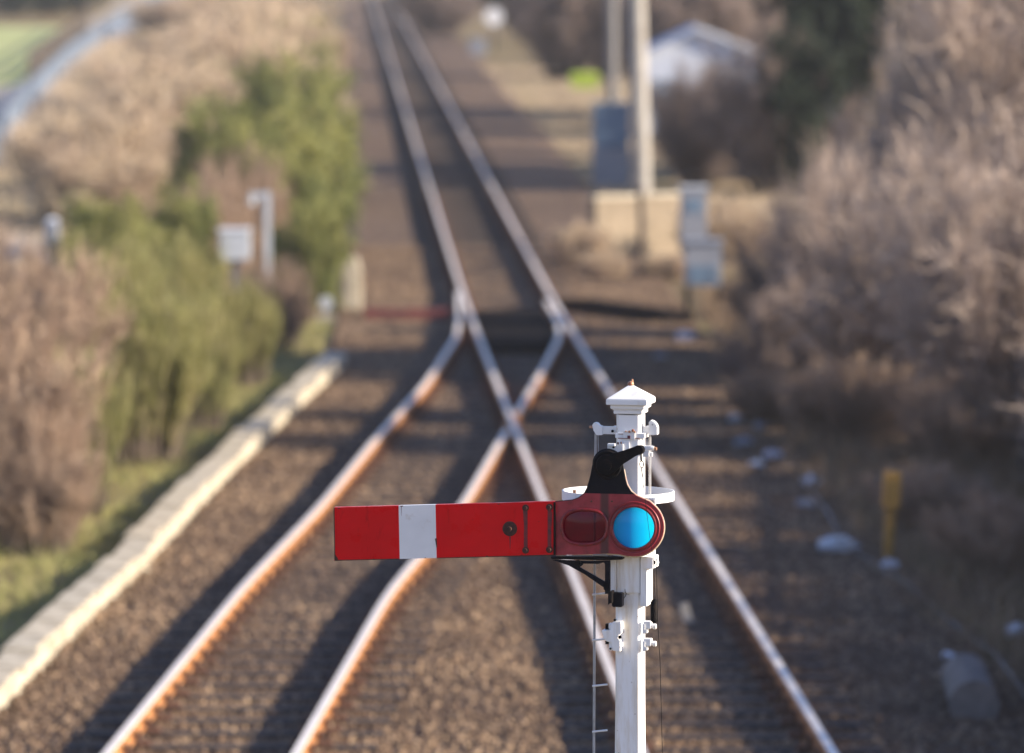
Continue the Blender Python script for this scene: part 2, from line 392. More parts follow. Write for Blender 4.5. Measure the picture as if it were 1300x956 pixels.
prof = [(-0.034, 0.0), (-0.036, -0.012), (-0.036, -0.045), (-0.011, -0.062), (-0.011, -0.118), (-0.035, -0.13), (-0.035, -0.15),
        (0.035, -0.15), (0.035, -0.13), (0.011, -0.118), (0.011, -0.062), (0.036, -0.045), (0.036, -0.012), (0.034, 0.0)]
def rail(path, label, group='running rails', dz=0.0, name='rail'):
    v = []; f = []; mi = []; n = len(prof)
    for i, (x, y) in enumerate(path):
        for a, z in prof: v.append((x + a, y, z + dz))
        if i:
            for k in range(n):
                k2 = (k + 1) % n
                f.append(((i - 1) * n + k, (i - 1) * n + k2, i * n + k2, i * n + k)); mi.append(0 if k in (13, 0, 12) else 1)
    f.append(tuple(range(n))); mi.append(1); f.append(tuple(range(len(v) - n, len(v)))); mi.append(1)
    b = MB(); b.v = v; b.f = f; b.m = mi
    return tag(b.build(name, [M['railtop'], M['railside']]), label, 'rail', group)
dd = [30 + i * 2.0 for i in range(198)]
rail([(xs(d), d) for d in dd], 'left rail of the straight through line, crossed by the siding rail', dz=0.0)
rail([(xs(d) + GA, d) for d in dd], 'rightmost rail, unbroken and shining along the shaded side')
rail(LL, 'rusty sided leftmost rail curving in behind the tip of the red arm', dz=-0.004)
# the inner siding rail is broken at the crossing, where the through rail runs over it
rail([p for p in LR if abs(p[0] - xs(p[1])) > 0.075 and p[0] < xs(p[1])], 'inner siding rail running from the bottom of the picture up to the crossing', dz=-0.004)
rail([p for p in LR if abs(p[0] - xs(p[1])) > 0.075 and p[0] > xs(p[1])], 'short switch rail leading from the crossing to the right through rail', dz=-0.004)
cr = min(LR, key=lambda p: abs(p[0] - xs(p[1])))
def offset(pts, o): return [(x + o, y) for x, y in pts]
cdist = cr[1]
# frog: V-shaped casting
b = MB(); b.prism([(cr[0] - 0.14, cdist - 1.6), (cr[0] + 0.16, cdist - 1.6), (cr[0] + 0.055, cdist + 1.3), (cr[0] - 0.045, cdist + 1.3)], -0.15, -0.03)
tag(b.build('crossing_frog', M['railside'], bevel=0.01), 'rusty vee shaped casting where the two inner rails cross', 'rail crossing')

# sleepers ----------------------------------------------------------
def make_sleeper(x0, x1, d, rails):
    wd = 0.13; s = empty('sleeper', ((x0 + x1) / 2, d, -0.19))
    hw = (x1 - x0) / 2
    key = round(hw, 1)
    if key not in SL:
        b = MB(); b.box(-hw, hw, -wd, wd, -0.10, 0.0); SL[key] = b.build('timber', M['sleeper'], bevel=0.012).data
        bpy.data.objects.remove([o for o in col.objects if o.data == SL[key]][0])
    t = bpy.data.objects.new('timber', SL[key]); col.objects.link(t); t.parent = s
    t.rotation_euler.z = random.uniform(-.012, .012)
    for rx in rails:
        c = bpy.data.objects.new('rail_chair', CH); col.objects.link(c); c.parent = s
        c.location = (rx - (x0 + x1) / 2, 0, 0)
    return s
SL = {}
b = MB(); b.box(-0.17, 0.17, -0.09, 0.09, 0.0, 0.035); b.box(-0.075, -0.04, -0.06, 0.06, 0.03, 0.12); b.box(0.04, 0.085, -0.06, 0.06, 0.03, 0.12)
for sx in (-1, 1): b.cyl((sx * 0.13, 0, 0.03), (sx * 0.13, 0, 0.06), 0.02, 8)
cho = b.build('rail_chair', M['chair'], bevel=0.006); CH = cho.data; bpy.data.objects.remove(cho)
def lx(path, d):
    return float(np.interp(d, [p[1] for p in path], [p[0] for p in path]))
d = 41.0; n = 0
far = MB()
while d < 424:
    X0, X1 = xs(d), xs(d) + GA
    if d < 60:
        s = make_sleeper(X0 - 0.52, X1 + 0.52, d, [X0, X1]); tag(s, 'weathered timber sleeper under the straight through line, before the junction', 'sleeper', 'sleepers under the through line before the junction')
        L0, L1 = lx(LL, d), lx(LR, d)
        s = make_sleeper(L0 - 0.52, min(L1 + 0.52, X0 - 0.56), d + 0.2, [L0, L1]); tag(s, 'weathered timber sleeper under the siding on the left, before the junction', 'sleeper', 'sleepers under the siding')
        n += 2; d += 0.72
    elif d < 97:
        L0, L1 = lx(LL, d), lx(LR, d)
        rr = [X0, X1, L0]
        if abs(L1 - X0) > 0.3 and abs(L1 - X1) > 0.3: rr.append(L1)
        if L0 - X0 > -0.3: rr.remove(L0)
        s = make_sleeper(min(L0, X0) - 0.5, X1 + 0.52, d, rr); tag(s, 'long timber bearing both tracks through the junction', 'sleeper', 'long timbers under the junction')
        n += 1; d += 0.68
    elif n < 300:
        s = make_sleeper(X0 - 0.52, X1 + 0.52, d, [X0, X1] if d < 130 else []); tag(s, 'weathered timber sleeper under the through line beyond the junction', 'sleeper', 'sleepers beyond the junction')
        n += 1; d += 0.72
    else:
        far.box(X0 - 0.52, X1 + 0.52, d - .13, d + .13, -0.29, -0.19); d += 0.72
tag(far.build('distant_sleepers', M['sleeper']), 'far off sleepers of the line where it meets the top of the picture', 'sleeper', kind='stuff')

# ------------------------------------------------------------------ cable trough on the left
tp = [(-60, 905), (0, 850), (60, 790), (118, 738), (150, 712), (235, 622), (300, 562), (360, 507), (422, 452)]
TP = [atz(x + 4, y - 4, -0.03) for x, y in tp]
t0 = empty('cable_trough', (TP[4].x, TP[4].y, -0.3))
tag(t0, 'pale concrete cable trough with slab lids beside the leftmost rail', 'cable trough')
o0 = t0.location
total = 0; segs = []
for a, b_ in zip(TP, TP[1:]):
    L = (b_ - a).length; k = max(1, round(L / 0.95))
    for i in range(k): segs.append((a.lerp(b_, i / k), a.lerp(b_, (i + 1) / k)))
tb = MB()
for a, c in segs:
    ang = math.atan2((c - a).y, (c - a).x); L = (c - a).length; mid = (a + c) / 2
    mb = MB(); mb.box(-L / 2 + 0.014, L / 2 - 0.014, -0.165, 0.165, -0.055, 0.0)
    l = mb.build('lid', M['concrete'], t0, bevel=0.012)
    l.location = mid - o0 + Vector((random.uniform(-.03, .03), 0, random.uniform(-.018, .012)))
    l.rotation_euler = (random.uniform(-.03, .03), random.uniform(-.01, .01), ang + random.uniform(-.015, .015))
    dx, dy = math.cos(ang), math.sin(ang); nx, ny = -dy, dx
    for s_ in (-1, 1):
        w0, w1 = 0.095 * s_, 0.150 * s_
        q = [(a - o0) + Vector((nx, ny, 0)) * w0, (c - o0) + Vector((nx, ny, 0)) * w0, (c - o0) + Vector((nx, ny, 0)) * w1, (a - o0) + Vector((nx, ny, 0)) * w1]
        tb.prism([(p.x, p.y) for p in q], -0.02, 0.215)
tb.build('channel', M['concrete'], t0)

# ------------------------------------------------------------------ the semaphore signal
TH = R(13.5)
base = atY(800.5, 700, 25.5); SX, SY = base.x, 25.5
sig = empty('semaphore_signal', (SX, SY, -0.3), -TH)
tag(sig, 'sharp red semaphore arm with a white stripe held out from a white painted post', 'railway signal')
SZ = -0.3
ct, st = math.cos(-TH), math.sin(-TH)
def S(px, py, off):
    """pixel -> local (x, z) on the signal's own plane y = off"""
    d = ray(px, py)
    # local y of point t*d :  (-st)*(x-SX)+ct*(y-SY) = off
    a = -st * d.x + ct * d.y; c = -st * (-SX) + ct * (-SY)
    t = (off - c) / a
    x = d.x * t - SX; y = d.y * t - SY; z = CAMZ + d.z * t - SZ
    return ct * x + st * y, z
def V(px, py, off):
    x, z = S(px, py, off); return Vector((x, off, z))
def pbox(b, x0, y0, x1, y1, f, k, mi=0):
    a, z1 = S(x0, y0, f); c, z0 = S(x1, y1, f)
    return b.box(a, c, f, k, z0, z1, mi)
PXM = 1 / 283.0

# post
b = MB()
def sq(w, c): return [(-w + c, -w), (w - c, -w), (w, -w + c), (w, w - c), (w - c, w), (-w + c, w), (-w, w - c), (-w, -w + c)]
ztop = S(800, 527, -0.05)[1]; zbot = 0.0
zs = [0, 0.9, 1.8, 2.6, 3.2, ztop]; ws = [0.078, 0.073, 0.068, 0.0625, 0.0585, 0.0560]
o = 0
for i, (z, wv) in enumerate(zip(zs, ws)):
    for x, y in sq(wv, 0.011): b.v.append((x, y, z))
    if i:
        for k in range(8): b.f.append(((i - 1) * 8 + k, (i - 1) * 8 + (k + 1) % 8, i * 8 + (k + 1) % 8, i * 8 + k)); b.m.append(0)
b.f.append(tuple(range(8))); b.m.append(0); b.f.append(tuple(range(40, 48))); b.m.append(0)
b.build('post', M['post'], sig)
b = MB(); b.prism([(x * 2.4, y * 2.4) for x, y in sq(0.1, 0.02)], -0.02, 0.10); b.build('footing', M['concrete'], sig, bevel=0.01)
# cap
b = MB()
zf0 = S(800, 514.5, -0.09)[1]; zf1 = S(800, 507.5, -0.09)[1]; za = S(800, 489, 0)[1]
hw = 0.094
b.prism([(-hw, -hw), (hw, -hw), (hw, hw), (-hw, hw)], zf0, zf1)
b.prism([(-hw, -hw), (hw, -hw), (hw, hw), (-hw, hw)], zf1 + 0.0002, za, 0, 0.10)
hw2 = 0.0775; z2 = zf0 - 0.002
b.prism([(-hw2, -hw2), (hw2, -hw2), (hw2, hw2), (-hw2, hw2)], z2 - 0.017, z2)
b.prism([(-0.07, -0.07), (0.07, -0.07), (0.07, 0.07), (-0.07, 0.07)], z2 - 0.023, z2 - 0.0172)
hw3 = 0.0655; z3 = z2 - 0.0232
b.prism([(-hw3, -hw3), (hw3, -hw3), (hw3, hw3), (-hw3, hw3)], z3 - 0.017, z3)
cap = b.build('cap', M['white'], sig, bevel=0.0022)
b = MB()
b.tube([(0, 0, za - 0.004), (0, 0, za + 0.003), (0, 0, za + 0.010), (0, 0, za + 0.017), (0, 0, za + 0.020)], [0.011, 0.014, 0.014, 0.009, 0.003], 12)
b.tube([(0.006, 0, za + 0.008), (0.007, 0, za + 0.028)], [0.006, 0.004], 8)
b.build('finial', M['finial'], cap, smooth=True)

# top crosshead carrying the ladder and the wire
b = MB()
pbox(b, 760, 541, 782, 551.5, -0.012, 0.0)
pbox(b, 780, 542, 818, 550, 0.058, 0.066); pbox(b, 776, 542, 781.5, 550, -0.004, 0.066); pbox(b, 816, 541, 829, 551, -0.012, 0.0); pbox(b, 817.5, 542, 822, 550, -0.004, 0.066)
lug = [(751.5, 540), (754, 536.5), (757.5, 537), (760.5, 540.5), (764, 541.5), (764, 552.5), (757, 552.5), (753.5, 547)]
b.add(*(lambda q: ([(x, -0.03, z) for x, z in q] + [(x, 0.01, z) for x, z in q],
      [tuple(range(8)), tuple(range(8, 16))[::-1]] + [(i, (i + 1) % 8, 8 + (i + 1) % 8, 8 + i) for i in range(8)]))([S(x, y, -0.03) for x, y in lug]))
lug = [(823.5, 552), (823.5, 536), (826, 533.5), (830, 535.5), (833, 539), (834.3, 543), (834.3, 552), (829, 552.4)]
b.add(*(lambda q: ([(x, -0.03, z) for x, z in q] + [(x, 0.01, z) for x, z in q],
      [tuple(range(8)), tuple(range(8, 16))[::-1]] + [(i, (i + 1) % 8, 8 + (i + 1) % 8, 8 + i) for i in range(8)]))([S(x, y, -0.03) for x, y in lug]))
b.build('crosshead', M['white'], sig, bevel=0.0015)
b = MB(); p = V(777.7, 547.3, -0.014); b.cyl(p, p + Vector((0, -0.004, 0)), 0.0065, 6); b.build('bolt', M['blackiron'], sig)
b = MB(); p = V(752, 542, -0.03); b.cyl(p, p + Vector((-0.014, 0, 0)), 0.006, 6); b.build('bolt', M['finial'], sig)
b = MB(); p = V(828.5, 539, -0.032); b.cyl(p, p + Vector((0, -0.003, 0)), 0.004, 6); b.build('bolt', M['grey'], sig)
# clamp band on the face of the post
b = MB()
pbox(b, 781, 549.8, 818, 556.8, -0.062, 0.064)
pbox(b, 791, 547, 806, 558, -0.069, -0.0622)
b.build('clamp_band', M['white'], sig, bevel=0.0012)
b = MB()
pbox(b, 785, 550.6, 792, 551.5, -0.0645, -0.0625); pbox(b, 784.5, 556.0, 797.5, 557.2, -0.070, -0.0665)
pbox(b, 806, 556.0, 812, 557.0, -0.0645, -0.0625); pbox(b, 796.5, 553, 800, 557.2, -0.0725, -0.0692)
b.build('rust_seam', M['straps'], sig)
for x_, y_, r_ in ((799, 548.0, .0065), (803.5, 546.6, .0075), (806, 548.6, .005), (794.5, 547.6, .004)):
    b = MB(); p = V(x_, y_, -0.069); b.cyl(p, p + Vector((0, -0.007, 0)), r_, 6, r2=r_ * .8); b.build('bolt', M['finial'], sig)
# bearing bracket behind the pivot
b = MB()
pbox(b, 771, 563.4, 791, 578, -0.075, -0.057); pbox(b, 771, 563.2, 780.5, 566.5, -0.10, -0.0752)
pbox(b, 791.5, 560, 799, 576, -0.066, -0.0575)
b.build('bearing_bracket', M['white'], sig, bevel=0.0015)
for x_, y_ in ((784.5, 563), (788.5, 562.5)):
    b = MB(); p = V(x_, y_, -0.078); b.cyl(p + Vector((0, 0, -.004)), p + Vector((0, 0, .006)), .004, 6); b.build('bolt', M['rustbolt'], sig)
b = MB(); p = V(779, 567.8, -0.1005); b.cyl(p, p + Vector((0, -0.003, 0)), 0.0055, 8); b.build('bolt', M['blackiron'], sig)
# right hand wire guides
b = MB()
pbox(b, 812, 566, 828, 571.5, -0.055, -0.03); pbox(b, 816, 572, 824, 580.5, -0.05, -0.03); pbox(b, 822, 574.5, 828, 580, -0.045, -0.028)
p = V(826, 569, -0.056); b.cyl(p, p + Vector((0.016, -0.0, 0)), 0.011, 10)
b.build('wire_guide', M['white'], sig, bevel=0.002)
b = MB(); p = V(830.5, 569.5, -0.056); b.cyl(p, p + Vector((0.012, 0, 0)), 0.0085, 6); b.build('bolt', M['finial'], sig)

# ladder: stiles and rungs at the back of the post
lad = empty('ladder'); lad.parent = sig
b = MB(); xl, zt = S(757, 550, 0.0)
b.tube([(xl - 0.002, 0.0, zt), (xl - 0.011, 0.02, S(757, 640, 0)[1]), (xl - 0.018, 0.05, S(752, 740, 0)[1]), (xl - 0.025, 0.05, 1.6), (xl - 0.04, 0.05, 0.05)], 0.0060, 8)
b.build('stile', M['grey'], lad)
b = MB(); a, c = S(757.0, 552, 0.0)
b.tube([(xl + 0.008, 0, zt - 0.006), (xl + 0.0075, 0.02, S(757, 610, 0)[1])], 0.0022, 6); b.build('wire', M['grey'], lad)
b = MB(); xr, z_ = S(825.2, 552, 0.0)
b.tube([(xr, 0, z_), (xr - 0.001, 0.005, S(824, 640, 0)[1]), (xr - 0.006, 0.03, S(824, 690, 0)[1])], 0.0058, 8); b.build('stile', M['grey'], lad)
for y_ in (755, 813, 871, 929, 987, 1045):
    a = V(752, y_, 0.04); c = V(771, y_ - 2, 0.04)
    b = MB(); b.cyl(a, c, 0.0045, 8); b.build('rung', M['white'], lad)
# hoop
b = MB(); cx, cz = S(783.5, 629, 0.04); rr_ = 0.256; ring_i = []
n_ = 54; a0, a1 = R(-62), R(242); vs = []; fs = []
for i in range(n_ + 1):
    a = a0 + (a1 - a0) * i / n_
    for r_ in (rr_, rr_ - 0.006):
        for z_ in (cz + 0.021, cz - 0.021):
            vs.append((cx + r_ * math.cos(a), 0.06 + r_ * math.sin(a) * 0.86, z_))
    if i:
        q = (i - 1) * 4; r2_ = i * 4
        fs += [(q, q + 1, r2_ + 1, r2_), (q + 2, r2_ + 2, r2_ + 3, q + 3), (q, r2_, r2_ + 2, q + 2), (q + 1, q + 3, r2_ + 3, r2_ + 1)]
fs += [(0, 2, 3, 1), (n_ * 4, n_ * 4 + 1, n_ * 4 + 3, n_ * 4 + 2)]
b.add(vs, fs)
hoop = b.build('safety_hoop', M['white'], sig, smooth=True)
b = MB(); pbox(b, 818, 630, 824, 637, -0.10, -0.05); pbox(b, 824, 632, 832, 641, -0.115, -0.09); b.build('hoop_bolt', M['white'], hoop, bevel=0.002)
b = MB(); pbox(b, 727, 622, 731, 632, 0.10, 0.106); b.build('rust_patch', M['finial'], hoop)
b = MB(); p = V(829, 636, -0.118); b.cyl(p, p + Vector((0, -.008, 0)), .007, 6); p = V(821, 633, -0.102); b.cyl(p, p + Vector((0, -.006, 0)), .006, 6); b.build('bolt', M['grey'], hoop)

# arm blade with striped enamel
AO = -0.165
arm = empty('arm'); arm.parent = sig
def plate(b, pts, off, th, mi=0):
    q = [S(x, y, off) for x, y in pts]; n = len(q)
    return b.add([(x, off, z) for x, z in q] + [(x, off + th, z) for x, z in q],
                 [tuple(range(n)), tuple(range(n, 2 * n))[::-1]] + [(i, (i + 1) % n, n + (i + 1) % n, n + i) for i in range(n)], mi)
def T(x): return 644.2 + (636.6 - 644.2) * (x - 424) / 279   # top edge
def Bt(x): return 711.6 + (704.8 - 711.6) * (x - 424) / 279  # bottom edge
b = MB()
plate(b, [(424, T(424)), (506, T(506)), (507.5, Bt(507.5)), (425.2, Bt(425.2))], AO, 0.004, 0)
plate(b, [(506, T(506)), (552.8, T(552.8)), (554.3, Bt(554.3)), (507.5, Bt(507.5))], AO, 0.004, 1)
plate(b, [(552.8, T(552.8)), (704, T(704)), (704, Bt(704)), (554.3, Bt(554.3))], AO, 0.004, 0)
bl = b.build('blade', [M['red'], M['white']], arm)
# folded flange along top and bottom edge, chipped to bare iron
b = MB()
for e, dy in ((T, 0), (Bt, 0)):
    for (x0, x1, mi) in ((424, 506, 0), (506, 552.8, 1), (552.8, 704, 0)):
        p0 = V(x0, e(x0), AO + 0.004); p1 = V(x1, e(x1), AO + 0.004); s_ = -1 if e is T else 1
        b.add([p0, p1, p1 + Vector((0, 0.030, 0)), p0 + Vector((0, 0.030, 0)),
               p0 + Vector((0, 0, s_ * .004)), p1 + Vector((0, 0, s_ * .004)), p1 + Vector((0, 0.030, s_ * .004)), p0 + Vector((0, 0.030, s_ * .004))],
              [(0, 1, 2, 3), (4, 7, 6, 5), (0, 4, 5, 1), (1, 5, 6, 2), (2, 6, 7, 3), (3, 7, 4, 0)], mi)
b.build('blade_flange', [M['red'], M['white']], arm)
b = MB()   # dark chipped edges: left end, bottom, a notch in the stripe
plate(b, [(423.6, T(424)), (424.8, T(424)), (425.6, 704), (429, 709), (429, Bt(429) + .4), (424.6, Bt(424) + .4)], AO - 0.0008, 0.006)
plate(b, [(552.2, 684), (554.4, 683), (555, 694), (554.2, 696)], AO - 0.0008, 0.002)
plate(b, [(425, Bt(425) - .7), (506, Bt(506) - .5), (506, Bt(506) + .5), (425, Bt(425) + .5)], AO - 0.0006, 0.004)
plate(b, [(554.3, Bt(554) - .4), (704, Bt(704) - .8), (704, Bt(704) + .6), (554.3, Bt(554) + .5)], AO - 0.0006, 0.004)
plate(b, [(508, 642), (512, 641.8), (511, 643.2), (508.4, 643.2)], AO - 0.0008, 0.002)
for x_, y_, r_ in ((430, 645.6, 1.0), (474, 710.0, .9), (586, 641.8, .8), (618, 706.2, 1.1), (633, 640.2, .9), (662, 705, 1.0), (540, 708.4, .8), (600, 660, .45), (455, 680, .4), (684, 662, .5)):
    plate(b, [(x_ + r_ * math.cos(a_) * (1.4 + .5 * math.sin(a_ * 3 + x_)), y_ + r_ * .7 * math.sin(a_)) for a_ in [k_ * math.pi / 4 for k_ in range(8)]], AO - 0.0007, 0.002)
b.build('chipped_edge', M['rustbolt'], arm)
b = MB()
for x_, y0_, y1_, w_ in ((647.5, 681, 697, 1.0), (667.3, 699, 705, .8), (664.5, 647, 662, .5), (700.5, 650, 668, .6), (509.5, 642.5, 655, .35)):
    plate(b, [(x_ - w_, y0_), (x_ + w_, y0_), (x_ + w_ * .3, y1_), (x_ - w_ * .2, y1_)], AO - 0.0005, 0.001)
b.build('rust_run', M['straps'], arm)
for x_ in (667.3, 697.5):
    b = MB(); plate(b, [(x_ - 2.3, 645), (x_ + 2.3, 645), (x_ + 2.3, 698), (x_ - 2.3, 698)], AO - 0.003, 0.0028); b.build('strap', M['straps'], arm, bevel=0.001)
for x_, y_ in ((667.3, 644.8), (667.3, 698.6), (697.5, 644), (697.5, 697.8)):
    b = MB(); p = V(x_, y_, AO - 0.0031); b.cyl(p, p + Vector((0, -0.003, 0)), 0.0155, 20); b.cyl(p + Vector((0, -.003, 0)), p + Vector((0, -0.013, 0)), 0.010, 6, r2=.009)
    b.build('bolt', M['rustbolt'], arm)
b = MB(); p = V(647.3, 671.3, AO - 0.0002); b.tube([p, p + Vector((0, -.004, 0)), p + Vector((0, -.006, 0))], [0.034, 0.0335, 0.028], 28); b.cyl(p + Vector((0, -.006, 0)), p + Vector((0, -0.015, 0)), 0.012, 6, r2=.010)
b.build('washer_bolt', M['rustbolt'], arm)
b = MB(); plate(b, [(702.6, 637.5), (705.2, 637.5), (705.2, 704.5), (702.6, 704.5)], AO - 0.006, 0.0055); b.build('joint_seam', M['blackiron'], arm)

# spectacle casting: black neck, red plate with two openings
SO = -0.158
def circ(cx, cy, rx, ry, n=40, p=2.0):
    out = []
    for i in range(n):
        a = 2 * math.pi * i / n; c, s = math.cos(a), math.sin(a)
        out.append((cx + rx * math.copysign(abs(c) ** (2 / p), c), cy + ry * math.copysign(abs(s) ** (2 / p), s)))
    return out
outer = [(703.5, 637.2), (716, 636.2), (727, 635), (735, 632), (742, 626.5), (745.5, 620), (748, 612), (750.5, 603), (752.5, 592), (754, 583)]
for k in range(13):
    a = R(195 - k * 14.2); outer.append((771.5 + 18.5 * math.cos(a), 588.5 - 18.3 * math.sin(a)))
outer += [(791.5, 596), (793.5, 607), (796, 616), (801, 624), (808, 629.5), (817, 633.5), (825, 637)]
for k in range(19):
    a = R(52 - k * 8.6); outer.append((805.5 + 37.2 * math.cos(a), 669.5 - 37.0 * math.sin(a)))
outer += [(798, 706.4), (785, 703.5), (770, 702.8), (740, 704), (704, 704.8)]
holeR = circ(741.8, 669, 27.6, 20.8, 44, 2.55)
holeB = circ(804.6, 670, 26.6, 26.6, 40)
def casting():
    bm = bmesh.new(); es = []
    for loop in (outer, holeR, holeB):
        vs = [bm.verts.new((lambda q: (q[0], SO, q[1]))(S(x, y, SO))) for x, y in loop]
        es += [bm.edges.new((vs[i], vs[(i + 1) % len(vs)])) for i in range(len(vs))]
    bmesh.ops.triangle_fill(bm, edges=es, use_beauty=True, use_dissolve=False)
    zc = S(770, 626.8, SO)[1]
    bmesh.ops.bisect_plane(bm, geom=bm.verts[:] + bm.edges[:] + bm.faces[:], plane_co=(0, 0, zc), plane_no=(0, 0, 1))
    r = bmesh.ops.extrude_face_region(bm, geom=bm.faces[:])
    bmesh.ops.translate(bm, vec=(0, 0.016, 0), verts=[g for g in r['geom'] if isinstance(g, bmesh.types.BMVert)])
    bmesh.ops.recalc_face_normals(bm, faces=bm.faces)
    for f in bm.faces: f.material_index = 1 if f.calc_center_median().z > zc else 0
    me = bpy.data.meshes.new('spectacle_plate'); bm.to_mesh(me); bm.free()
    me.materials.append(M['castred']); me.materials.append(M['black'])
    o = bpy.data.objects.new('spectacle_plate', me); col.objects.link(o); o.parent = arm; return o
spec = casting()
# rim: a raised bead of pale worn paint catches the sun on the right edge
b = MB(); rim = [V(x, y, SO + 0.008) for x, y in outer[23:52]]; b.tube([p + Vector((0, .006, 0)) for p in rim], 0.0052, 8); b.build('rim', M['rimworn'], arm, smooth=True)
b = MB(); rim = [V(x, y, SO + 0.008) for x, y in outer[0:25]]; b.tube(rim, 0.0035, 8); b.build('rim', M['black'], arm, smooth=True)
for (c_, rx, ry, pw, gm, nm) in (((741.8, 669), 28.8, 22, 2.55, 'redglass', 'red_lens'), ((804.6, 670), 27.9, 27.9, 2.0, 'blueglass', 'blue_lens')):
    b = MB(); b.tube([V(x, y, SO - 0.003) for x, y in circ(c_[0], c_[1], rx, ry, 44, pw)], 0.0075, 8, closed=True); rg = b.build('lens_ring', M['ringred'], arm, smooth=True)
    if nm == 'blue_lens':
        b = MB(); b.tube([V(x, y, SO - 0.001) for x, y in circ(c_[0], c_[1], rx + 4.6, ry + 4.6, 44, pw)], 0.0042, 6, closed=True); b.build('lens_ring', M['castred'], arm, smooth=True)
    q = [S(x, y, SO + 0.006) for x, y in circ(c_[0], c_[1], rx, ry, 44, pw)]
    cx_, cz_ = S(c_[0], c_[1], SO + 0.006); vs = [(cx_, SO + 0.001, cz_)]; fs = []
    for j, k in enumerate((0.35, 0.7, 1.0)):
        for x, z in q: vs.append((cx_ + (x - cx_) * k, SO + 0.001 + 0.009 * k * k, cz_ + (z - cz_) * k))
    for i in range(44):
        i2 = (i + 1) % 44; fs.append((0, 1 + i, 1 + i2))
        for j in range(2): fs.append((1 + j * 44 + i, 1 + (j + 1) * 44 + i, 1 + (j + 1) * 44 + i2, 1 + j * 44 + i2))
    b = MB(); b.add(vs, fs); b.build(nm, M[gm], arm, smooth=True)
b = MB()
for x_, y_ in ((751, 636.5), (777, 636.5)):
    p = V(x_, y_, SO); b.cyl(p, p + Vector((0, -.004, 0)), .0045, 6)
b.build('rivet', M['rustbolt'], arm)
# pivot boss and counter lever
b = MB(); p = V(771.5, 590, SO)
b.cyl(p, p + Vector((0, -0.014, 0)), 0.066, 36, r2=.062); b.cyl(p + Vector((0, -.014, 0)), p + Vector((0, -0.030, 0)), 0.050, 32, r2=.045)
b.cyl(p + Vector((0, -.030, 0)), p + Vector((0, -0.045, 0)), 0.026, 24); b.cyl(p + Vector((0, .0, 0)), p + Vector((0, 0.10, 0)), 0.022, 16)
for k in range(5):
    a = R(72 * k + 20); q = p + Vector((0.048 * math.cos(a), -0.014, 0.048 * math.sin(a))); pass
b.build('pivot_boss', M['blackiron'], arm, smooth=True)
b = MB(); LO = SO - 0.032
plate(b, [(776, 576), (783, 574.5), (793, 571.5), (803, 568), (809, 565.5), (815, 565.8), (818, 570), (816, 575), (811, 577.5), (806, 579.5), (799, 584), (791, 589), (783, 597), (776, 603)], LO, 0.022)
p = V(811.5, 571.5, LO); b.cyl(p + Vector((0, .03, 0)), p + Vector((0, -.012, 0)), 0.021, 16)
b.build('counter_lever', M['blackiron'], arm, bevel=0.002)
# wire and links
b = MB(); wo = LO + 0.008
b.tube([V(814, 576, wo), V(814.3, 585, wo)], 0.0040, 6)
b.tube([V(x, y, wo) for x, y in circ(814.6, 589.5, 2.6, 4.2, 14)], 0.0022, 6, closed=True)
b.tube([V(814.2, 594, wo), V(815.5, 605, wo)], 0.0026, 6); b.build('wire_link', M['blackiron'], sig)
b = MB(); b.tube([V(815, 600, wo), V(818.5, 628, wo), V(821.5, 655, wo), V(826, 690, wo), V(829.5, 708, wo), V(831.5, 760, wo), V(832, 765, wo)], 0.0014, 5); b.build('signal_wire', M['blackiron'], sig)
b = MB(); b.tube([V(831, 760, wo + .02), V(831.2, 762, wo + .02), V(830.5, 765, wo + .02), V(830.5, 788, wo + .02), V(831, 791, wo + .02)], [0.003, 0.012, 0.0165, 0.0165, 0.006], 12); b.build('wire_adjuster', M['blackiron'], sig, smooth=True)
b = MB(); b.tube([V(833, 706, wo), V(835, 790, wo), V(838, 840, wo), V(839.5, 900, wo), V(842, 1000, wo), V(845, 1300, wo), V(847, 1560, wo)], 0.0015, 5); b.build('signal_wire', M['blackiron'], sig)

# stop bracket below the arm
b = MB()
plate(b, [(699, 706.5), (790, 706.8), (790, 710.5), (770, 711.5), (700, 709.8)], SO + 0.01, 0.05)
b.build('stop_bar', M['blackiron'], sig, bevel=0.0012)
b = MB()
plate(b, [(700, 710.5), (740, 712), (740, 717), (736, 720), (771, 740), (773.5, 744), (773.8, 751), (742, 729), (722, 718)], SO + 0.015, 0.012)
plate(b, [(740, 712), (774.5, 712), (774.5, 754), (768, 754), (768, 716), (766, 714), (760, 716), (740, 715.5)], SO + 0.015, 0.0119)
plate(b, [(768, 738), (774.5, 738), (774.5, 766), (772, 768), (772, 752), (766, 748)], SO + 0.015, 0.0117)
b.build('stop_bracket', M['black'], sig)
b = MB(); p = V(734, 714.5, SO + 0.014); b.cyl(p, p + Vector((0, -.01, 0)), .014, 10); b.build('bolt', M['blackiron'], sig)
b = MB(); pbox(b, 776.5, 752.5, 789.5, 771, -0.105, -0.06); b.build('bracket_foot', M['black'], sig, bevel=0.004)
b = MB(); pbox(b, 773, 751, 776.3, 766, -0.14, -0.06); b.build('bracket_foot', M['blackiron'], sig, bevel=0.002)
for (x0, x1) in ((706, 717), (752, 771)):
    b = MB(); pbox(b, x0, 704.4, x1, 706.2, SO + 0.018, SO + 0.05); b.build('packing', M['polewood'], sig)
